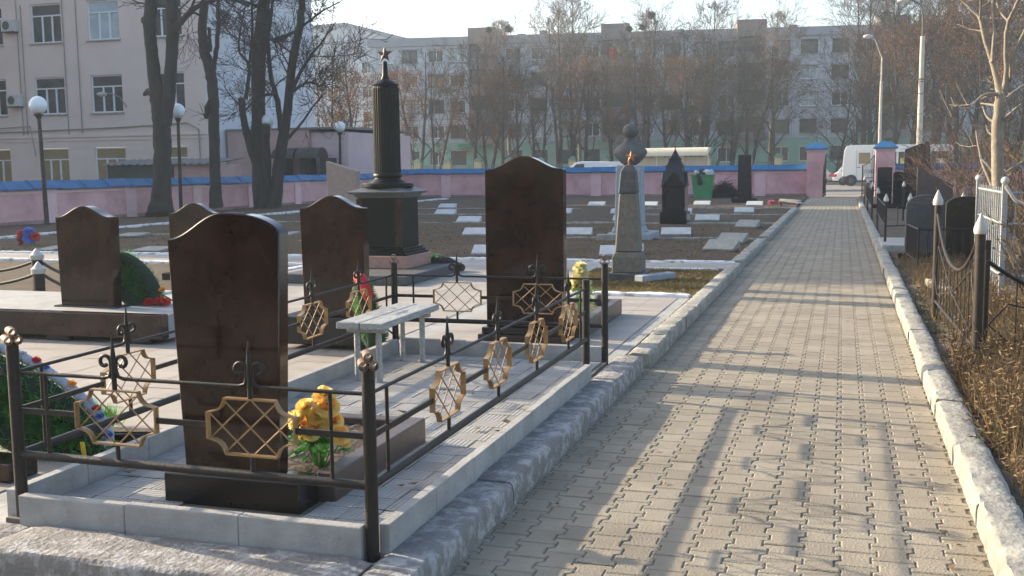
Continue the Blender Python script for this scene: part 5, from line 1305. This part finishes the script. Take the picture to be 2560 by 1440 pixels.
LT = [ # px, Y, proto, scale, rz, label
 (893, 76, 'a', .86, .4, 'dark bare tree with brown leaves just left of the column monument'),
 (838, 82, 'c', .9, 1.4, 'bare dull tree behind the annex lamp, left of the column monument tree'),
 (1046, 97, 'b', 1.0, .3, 'brown-leaved lime tree directly right of the fluted column'),
 (1089, 98, 'd', 1.0, 1.2, 'forked bare tree with thin leaning stems, second right of the fluted column'),
 (1186, 97, 'a', 1.02, 2.0, 'orange-brown lime tree below the leftmost raised loggia tower, left of the green canopy'),
 (1221, 98, 'b', .96, 3.0, 'orange-brown lime tree right of the green shop canopy'),
 (1262, 97, 'c', 1.0, .9, 'bare lime tree left of the tall stepped headstone top, thin trunk'),
 (1291, 99, 'a', .97, 4.2, 'lime tree right above the left shoulder of the tall stepped headstone'),
 (1345, 98, 'd', 1.0, 2.6, 'forked lime tree above the crest of the tall stepped headstone'),
 (1424, 97, 'b', 1.05, 1.7, 'V-stemmed lime tree standing at the white van'),
 (1468, 98, 'c', 1.0, .2, 'lime tree between the white van and the bust'),
 (1530, 98, 'a', 1.02, 5.0, 'orange-brown lime tree hidden behind the bust shoulder, below the cloths'),
 (1606, 97, 'b', 1.0, 4.0, 'orange-brown lime tree right of the bust head'),
 (1665, 99, 'c', .98, 2.2, 'dull lime tree behind the left part of the bus shelter'),
 (1718, 97, 'a', 1.04, 1.0, 'leafy brown lime tree behind the chapel monument, left of a trio'),
 (1742, 98, 'b', 1.02, .0, 'leafy brown lime tree behind the bus shelter, middle of a trio'),
 (1760, 99, 'a', .97, 3.4, 'leafy brown lime tree at the bus shelter end, right of a trio'),
 (1779, 97, 'd', .92, .5, 'thin straight bare tree just right of the bus shelter'),
 (1826, 98, 'd', .98, 1.5, 'V-stemmed bare tree left of the narrow black stele'),
 (1870, 99, 'b', 1.0, 2.1, 'orange-brown lime tree behind the narrow black stele'),
 (1927, 97, 'c', 1.0, 3.7, 'straight bare lime tree right of the narrow black stele'),
 (2090, 98, 'e', .8, .8, 'low spreading bare tree above the car roofs'),
 (2148, 97, 'e', 1.12, 2.3, 'broad fan-shaped bare tree left of the slender pole'),
 (2178, 98, 'c', 1.1, 1.9, 'bare tree directly behind the slender pole'),
 (2240, 95, 'a', 1.18, .7, 'tall brown lime tree between the two street poles'),
 (2275, 97, 'b', 1.2, 1.1, 'tall brown lime tree just left of the thick street pole'),
 (2335, 94, 'a', 1.25, 2.8, 'tall brown lime tree right of the thick street pole'),
 (2385, 92, 'b', 1.22, 3.9, 'tall brown lime tree above the right end of the bus'),
 (2430, 95, 'c', 1.25, 4.9, 'tall dull lime tree left of the young pale tree'),
 (2470, 90, 'a', 1.3, 5.7, 'tall brown lime tree right behind the young pale trunk'),
 (2530, 93, 'b', 1.3, .1, 'tall brown lime tree near the right picture edge'),
 (2590, 88, 'a', 1.3, 1.3, 'tall brown lime tree at the right picture edge'),
 (1272, 104, 'p', .93, .2, 'birch with nests rising over the roof above the tall stepped headstone'),
 (1398, 103, 'q', 1.02, 1.2, 'tallest birch reaching the upper picture edge, left of the bust, left one of two'),
 (1452, 104, 'p', 1.05, 2.2, 'tall birch reaching the upper picture edge, left of the bust, right one of two'),
 (1618, 104, 'q', .99, 3.2, 'bushy birch with nests rising above the roof over the bust'),
 (1745, 104, 'p', .96, 4.2, 'bushy birch rising above the roof over the bus shelter'),
 (1922, 104, 'p', .90, 5.2, 'thin birch top rising by the rightmost visible loggia tower'),
 (2165, 104, 'q', 1.08, .6, 'large birch behind the slender pole, touching the upper picture edge'),
 (2240, 106, 'p', 1.12, 1.6, 'large birch behind the lamp arm, touching the upper picture edge'),
 (2340, 104, 'q', 1.1, 2.6, 'large birch behind the brown limes right of the thick pole'),
 (2440, 106, 'p', 1.15, 3.6, 'large birch at upper right behind the young pale tree')]
usedp = set()
for (px, Y, k, s, rz, lab) in LT:
    x = D(px, 408, Y).x; P0 = protos[k]
    if k in usedp: o = copy_tree(P0)
    else: o = P0; usedp.add(k)
    o.location = (x, Y, 0.0); o.rotation_euler = (0, 0, rz); o.scale = (s*1.03, s*1.03, s*1.06); o['label'] = lab; o['group'] = 'birches along the street' if k in 'pq' else 'lime trees along the street'
    o['category'] = 'tree'
for k, (x, y) in enumerate(((-34, -12), (-27, -16), (-21, -11), (-15, -17), (-10, -12), (-5.5, -18), (-1, -13), (4, -17), (9, -12), (15, -16), (-30, -24), (-18, -25), (-8, -26), (2, -25))):
    o = copy_tree(protos['abcd'[k % 4]]); o.location = (x, y, 0); o.rotation_euler = (0, 0, k*1.3); o['label'] = 'bare lime tree on the cemetery side behind the viewer, seen only mirrored in polished stone'; o['group'] = 'limes behind the viewer'; o['category'] = 'tree'
for k, (x, y) in enumerate(((-2.6, -3.5), (-4.4, -5), (-6.5, -3.8), (-1.9, -7), (-3.4, -8.5), (-9, -6), (-12, -4), (-5.5, -9.5))):  # unseen stones, added to vary the reflections in the polished granite
    stone('headstone', 'dark headstone added behind the viewer to be mirrored in polished stone', (x, y, 0), .7, .7, 1.2+.1*(k % 3), 1.4+.1*(k % 3), .12, M['granite_dark'], [(-.5, .5, -.1, .3, 0, .15)], 'cos', group='headstones added behind the viewer')
rg = random.Random(91)
for (px, py, r, lab) in ((1222, 74, .32, 'small dark nest at the left of the nest birch'), (1272, 72, .42, 'large dark nest in the middle of the nest birch over the headstone'), (1573, 72, .33, 'dark nest at the left of the bushy birch over the bust'), (1606, 68, .33, 'dark nest near the stem of the bushy birch over the bust'), (1628, 38, .42, 'highest dark nest in the bushy birch over the bust')):
    p = D(px, py, 103.6); mb = MB()
    for _ in range(120):
        d = Vector((rg.gauss(0, 1), rg.gauss(0, 1), rg.gauss(0, .6))).normalized(); a = d*r*rg.uniform(.3, .9); t = d.cross(Vector((rg.gauss(0, 1), rg.gauss(0, 1), rg.gauss(0, 1)))).normalized()*r*rg.uniform(.4, .9); mb.tube([a-t, a+t], .02, 3, cap=False)
    tag(mb.build('bird_nest', M['twig'], None, p), lab, 'nest', 'bird nests in the birches')

# --- the big left trees and the young right tree, limb by limb
def limb_tree(name, label, X, base, limbs, mtl, twigm, seed, ntw, leafn=0, r_scale=1.0, depth=.9, Yfix=None, tw_from=.35, twL=2.2, nk=(5, 4), rmin=.008, zmin=0):
    rg = random.Random(seed); b = DX(base[0], base[1], X) if Yfix is None else D(base[0], base[1], Yfix); Y = b.y
    o = Vector((b.x, Y, 0)); th = thing(name, label, 'tree', o); pm = FPX/((b-EYE).dot(_f))
    mb = MB(); lines = []
    for limb in limbs:
        drift = rg.uniform(-depth, depth); n0 = len(limb); pts = []; rad = []
        for i, (x, y, r) in enumerate(limb):
            Yi = Y+(drift*(i/(max(1, n0-1))) if limb is not limbs[0] else 0); q = D(x, y, Yi)-o; pts.append(q); rad.append(r/pm*r_scale)
        # smooth
        P, Rr = [], []
        for i in range(n0-1):
            p0, p1, p2, p3 = pts[max(i-1, 0)], pts[i], pts[i+1], pts[min(i+2, n0-1)]
            for k in range(5):
                t = k/5; q = .5*((2*p1)+(p2-p0)*t+(2*p0-5*p1+4*p2-p3)*t*t+(3*p1-p0-3*p2+p3)*t**3); P.append(q+Vector((rg.gauss(0, .012), rg.gauss(0, .012), 0))*(1 if pm < 120 else .2)); Rr.append((rad[i]+(rad[i+1]-rad[i])*t)*rg.uniform(.96, 1.05))
        P.append(pts[-1]); Rr.append(rad[-1]); mb.tube(P, Rr, 12); lines.append((P, Rr))
    mb.build('trunk', mtl, th, smooth=70)
    segs = []; lp = []
    for _ in range(ntw):
        P, Rr = rg.choice(lines[1:] if len(lines) > 1 else lines); k = int(rg.uniform(tw_from, .999)*(len(P)-1)); ax = (P[k+1]-P[k]).normalized(); side = ax.orthogonal().normalized(); side.rotate(Matrix.Rotation(rg.uniform(0, 2*PI), 3, ax))
        if P[k].z < zmin: continue
        d = (ax*.55+side).normalized(); sub(rg, P[k], d, twL*rg.uniform(.5, 1.2), min(Rr[k]*.4, .05), 0, segs, .12, .25, .7, nk, rmin, lp)
    tw = MB()
    for pts, rad, lev in segs: tw.tube(pts, rad, 4 if lev == 0 else 3, cap=False)
    for _ in range(leafn):
        q = rg.choice(lp)+Vector((rg.gauss(0, .12), rg.gauss(0, .12), rg.gauss(0, .12))); s = rg.uniform(.05, .1); d = Vector((rg.gauss(0, 1), rg.gauss(0, 1), rg.gauss(0, 1))).normalized(); e = d.orthogonal().normalized(); tw.face([q-d*s*.6, q+e*s*.4, q+d*s*.6, q-e*s*.4], 1)
    tw.build('crown', [M[twigm], M['leaf_dull']], th)
    return th
S = 1/2.571
def c1(l): return [(x*S, y*S, r*S) for x, y, r in l]
limb_tree('lime_tree', 'thickest dark tree trunk splitting into two limbs in front of the left building', -23.3, (404, 525),
 [c1(l) for l in ([(1035, 1385, 100), (1035, 1290, 66), (1045, 1100, 56), (1042, 900, 56), (1035, 760, 54), (1012, 620, 46)],
  [(1015, 640, 48), (990, 440, 40), (968, 250, 38), (960, 120, 40), (972, 0, 38), (975, -260, 34), (960, -600, 20)], [(1055, 800, 44), (1085, 620, 40), (1098, 420, 38), (1112, 220, 38), (1108, 60, 36), (1115, -250, 30), (1140, -600, 18)],
  [(1120, 190, 22), (1190, 110, 18), (1270, 40, 15), (1360, 5, 13), (1480, -10, 11), (1600, 40, 9)], [(1200, 100, 10), (1240, 20, 8), (1300, -120, 6)],
  [(1000, 600, 34), (955, 590, 24), (925, 612, 6)], [(965, 150, 34), (932, 130, 26), (918, 120, 8)])], M['bark'], 'twig', 1, 16, 40, tw_from=.5, zmin=7)
limb_tree('lime_tree', 'slim dark tree with a bend, second from left before the left building', -23.3, (538, 505),
 [c1(l) for l in ([(1390, 1330, 46), (1385, 1200, 36), (1376, 900, 33), (1372, 620, 33), (1355, 470, 34), (1312, 320, 32), (1300, 180, 28), (1312, 40, 26), (1330, -200, 20), (1340, -500, 12)],
  [(1365, 470, 18), (1385, 360, 15), (1402, 200, 13), (1400, 40, 12), (1420, -200, 9)], [(1352, 330, 12), (1346, 240, 11), (1344, 180, 11)], [(1330, 750, 18), (1338, 690, 20), (1350, 640, 10)], [(1300, 120, 9), (1260, 85, 7), (1200, 95, 5)])], M['bark'], 'twig', 2, 14, 40, zmin=7)
limb_tree('lime_tree', 'many-stemmed dark tree with cut stubs and fine twigs beside the office side wall', -23.3, (660, 515),
 [c1(l) for l in ([(1690, 1340, 60), (1672, 1200, 48), (1662, 900, 44), (1660, 600, 42), (1662, 350, 44), (1690, 120, 42), (1705, -100, 34), (1700, -400, 20)],
  [(1745, 1340, 60), (1780, 1180, 40), (1810, 950, 36), (1850, 700, 28), (1880, 400, 26), (1925, 180, 24), (1950, -50, 18), (1990, -300, 9)], [(1715, 1300, 40), (1712, 1000, 26), (1710, 800, 24)],
  [(1650, 1050, 36), (1610, 930, 28), (1575, 800, 22), (1550, 630, 20)], [(1580, 640, 12), (1600, 430, 11), (1535, 320, 7), (1545, 200, 6), (1580, 30, 5)], [(1600, 420, 9), (1625, 200, 8), (1610, -50, 6)],
  [(1810, 850, 20), (1785, 650, 17), (1742, 500, 14), (1725, 260, 13), (1745, 80, 10), (1760, -100, 6)], [(1740, 80, 12), (1600, 20, 10), (1480, 0, 7)], [(1760, 270, 12), (1900, 200, 9), (2060, 80, 6), (2190, 10, 3)],
  [(1850, 640, 14), (1950, 430, 10), (2060, 280, 6), (2160, 140, 3)], [(1840, 900, 12), (1930, 800, 8), (2030, 660, 5), (2080, 600, 3)], [(1870, 600, 10), (1980, 530, 7), (2060, 560, 4)], [(1780, 600, 10), (1700, 610, 9), (1600, 610, 5)])], M['bark'], 'twig', 3, 120, 900, tw_from=.25, twL=2.0, nk=(6, 5), zmin=4, rmin=.009)
S3 = 1/2.769
def c3(l): return [(1660+x*S3, y*S3, r*S3) for x, y, r in l]
limb_tree('young_tree', 'young pale-barked tree with upswept bare branches behind the white picket fence', 0, (2494, 520),
 [c3(l) for l in ([(2318, 1560, 46), (2312, 1300, 40), (2306, 950, 37), (2318, 780, 34), (2332, 650, 34)],
  [(2332, 660, 30), (2300, 540, 19), (2272, 430, 17), (2222, 280, 15), (2188, 130, 13), (2130, 65, 11), (2060, 0, 9), (1980, -60, 5)], [(2345, 650, 22), (2368, 500, 14), (2366, 260, 13), (2390, 140, 12), (2440, 30, 10), (2480, -80, 6)],
  [(2355, 650, 20), (2400, 470, 13), (2450, 320, 11), (2520, 160, 8), (2580, 20, 4)], [(2398, 560, 11), (2410, 400, 9), (2500, 220, 6)], [(2330, 655, 15), (2225, 655, 11), (2155, 705, 6)], [(2322, 735, 11), (2260, 725, 8), (2190, 715, 4)],
  [(2300, 850, 11), (2240, 815, 8), (2205, 735, 4)], [(2295, 945, 9), (2245, 915, 6), (2230, 865, 3)], [(2345, 710, 14), (2420, 640, 10), (2540, 560, 6)], [(2330, 840, 11), (2400, 780, 8), (2470, 720, 4)],
  [(2272, 430, 12), (2284, 210, 10), (2276, 0, 8), (2290, -120, 4)], [(2188, 130, 8), (2192, 0, 6), (2170, -100, 3)], [(2386, 150, 9), (2330, 85, 6), (2300, 20, 4)],
  [(2310, 1240, 12), (2240, 1140, 9), (2185, 1090, 5)], [(2350, 1210, 11), (2420, 1160, 8), (2540, 1080, 5)], [(2270, 1290, 11), (2195, 1100, 8), (2160, 905, 5)])], M['bark_pale'], 'bark_pale', 4, 16, 0, Yfix=15.5, depth=.5, twL=.7, nk=(3,), rmin=.004)
# shrubs of fine twigs on the right
def shrub(label, x, y, h, w_, n, seed, tm='twig', leafn=0):
    rg = random.Random(seed); th = thing('bare_shrub', label, 'shrub', (x, y, .03), 0, 'bare shrubs behind the right graves'); segs = []; lp = []
    for _ in range(n):
        a = rg.uniform(0, 2*PI); l = rg.uniform(.1, .8); d = Vector((math.cos(a)*l, math.sin(a)*l, 1)).normalized()
        sub(rg, Vector((rg.gauss(0, w_*.25), rg.gauss(0, w_*.25), 0)), d, h*rg.uniform(.6, 1.0), .014, 0, segs, .05, .25, .6, (5, 3), .0035, lp)
    mb = MB()
    for pts, rad, lev in segs: mb.tube(pts, rad, 3, cap=False)
    for _ in range(leafn):
        q = rg.choice(lp); s = rg.uniform(.03, .06); d = Vector((rg.gauss(0, 1), rg.gauss(0, 1), rg.gauss(0, 1))).normalized(); e = d.orthogonal().normalized(); mb.face([q-d*s*.6, q+e*s*.4, q+d*s*.6, q-e*s*.4], 1)
    mb.build('branches', [M[tm], M['leaf_dull']], th)
M['redtwig'] = mat('reddish_twig', (.13, .075, .05), (.19, .115, .08), 2, .95)
shrub('reddish bare shrub right of the tallest black headstone', 3.0, 35, 2.6, 1.5, 30, 1, 'redtwig', 200)
shrub('reddish bare shrub left of the young pale trunk', 3.7, 33, 2.4, 1.5, 30, 2, 'redtwig', 200)
shrub('brown bare shrub behind the young pale trunk', 3.6, 26, 2.0, 1.3, 26, 3, 'redtwig', 200)
shrub('bare shrub behind the white picket fence at the right edge', 3.0, 18, 1.7, 1.0, 24, 4, 'weed', 220)
shrub('dark bare shrub inside the white picket fence at the right edge', 2.3, 12.2, 1.3, .7, 16, 5, 'weed', 160)
shrub('tall dim shrub behind the brown sloping headstone', 4.4, 45, 3.2, 2.2, 34, 6, 'twig', 300)
shrub('tall dim shrub at the right edge behind the pale tree', 6.4, 42, 3.4, 2.4, 34, 7, 'twig', 300)

# ================================================================== HAZE
if HAZE:
    mb = MB(); mb.box(-510, 510, -130, 810, -1.1, 30)
    hz = mb.build('haze', [mat('haze_air', (1, 1, 1))]); hz['kind'] = 'stuff'
    n = MATS['haze_air'].node_tree; n.nodes.clear(); out = n.nodes.new('ShaderNodeOutputMaterial'); pv = n.nodes.new('ShaderNodeVolumePrincipled')
    pv.inputs['Color'].default_value = (.80, .91, 1, 1); pv.inputs['Density'].default_value = HAZE; pv.inputs['Anisotropy'].default_value = .3
    n.links.new(pv.outputs[0], out.inputs['Volume'])
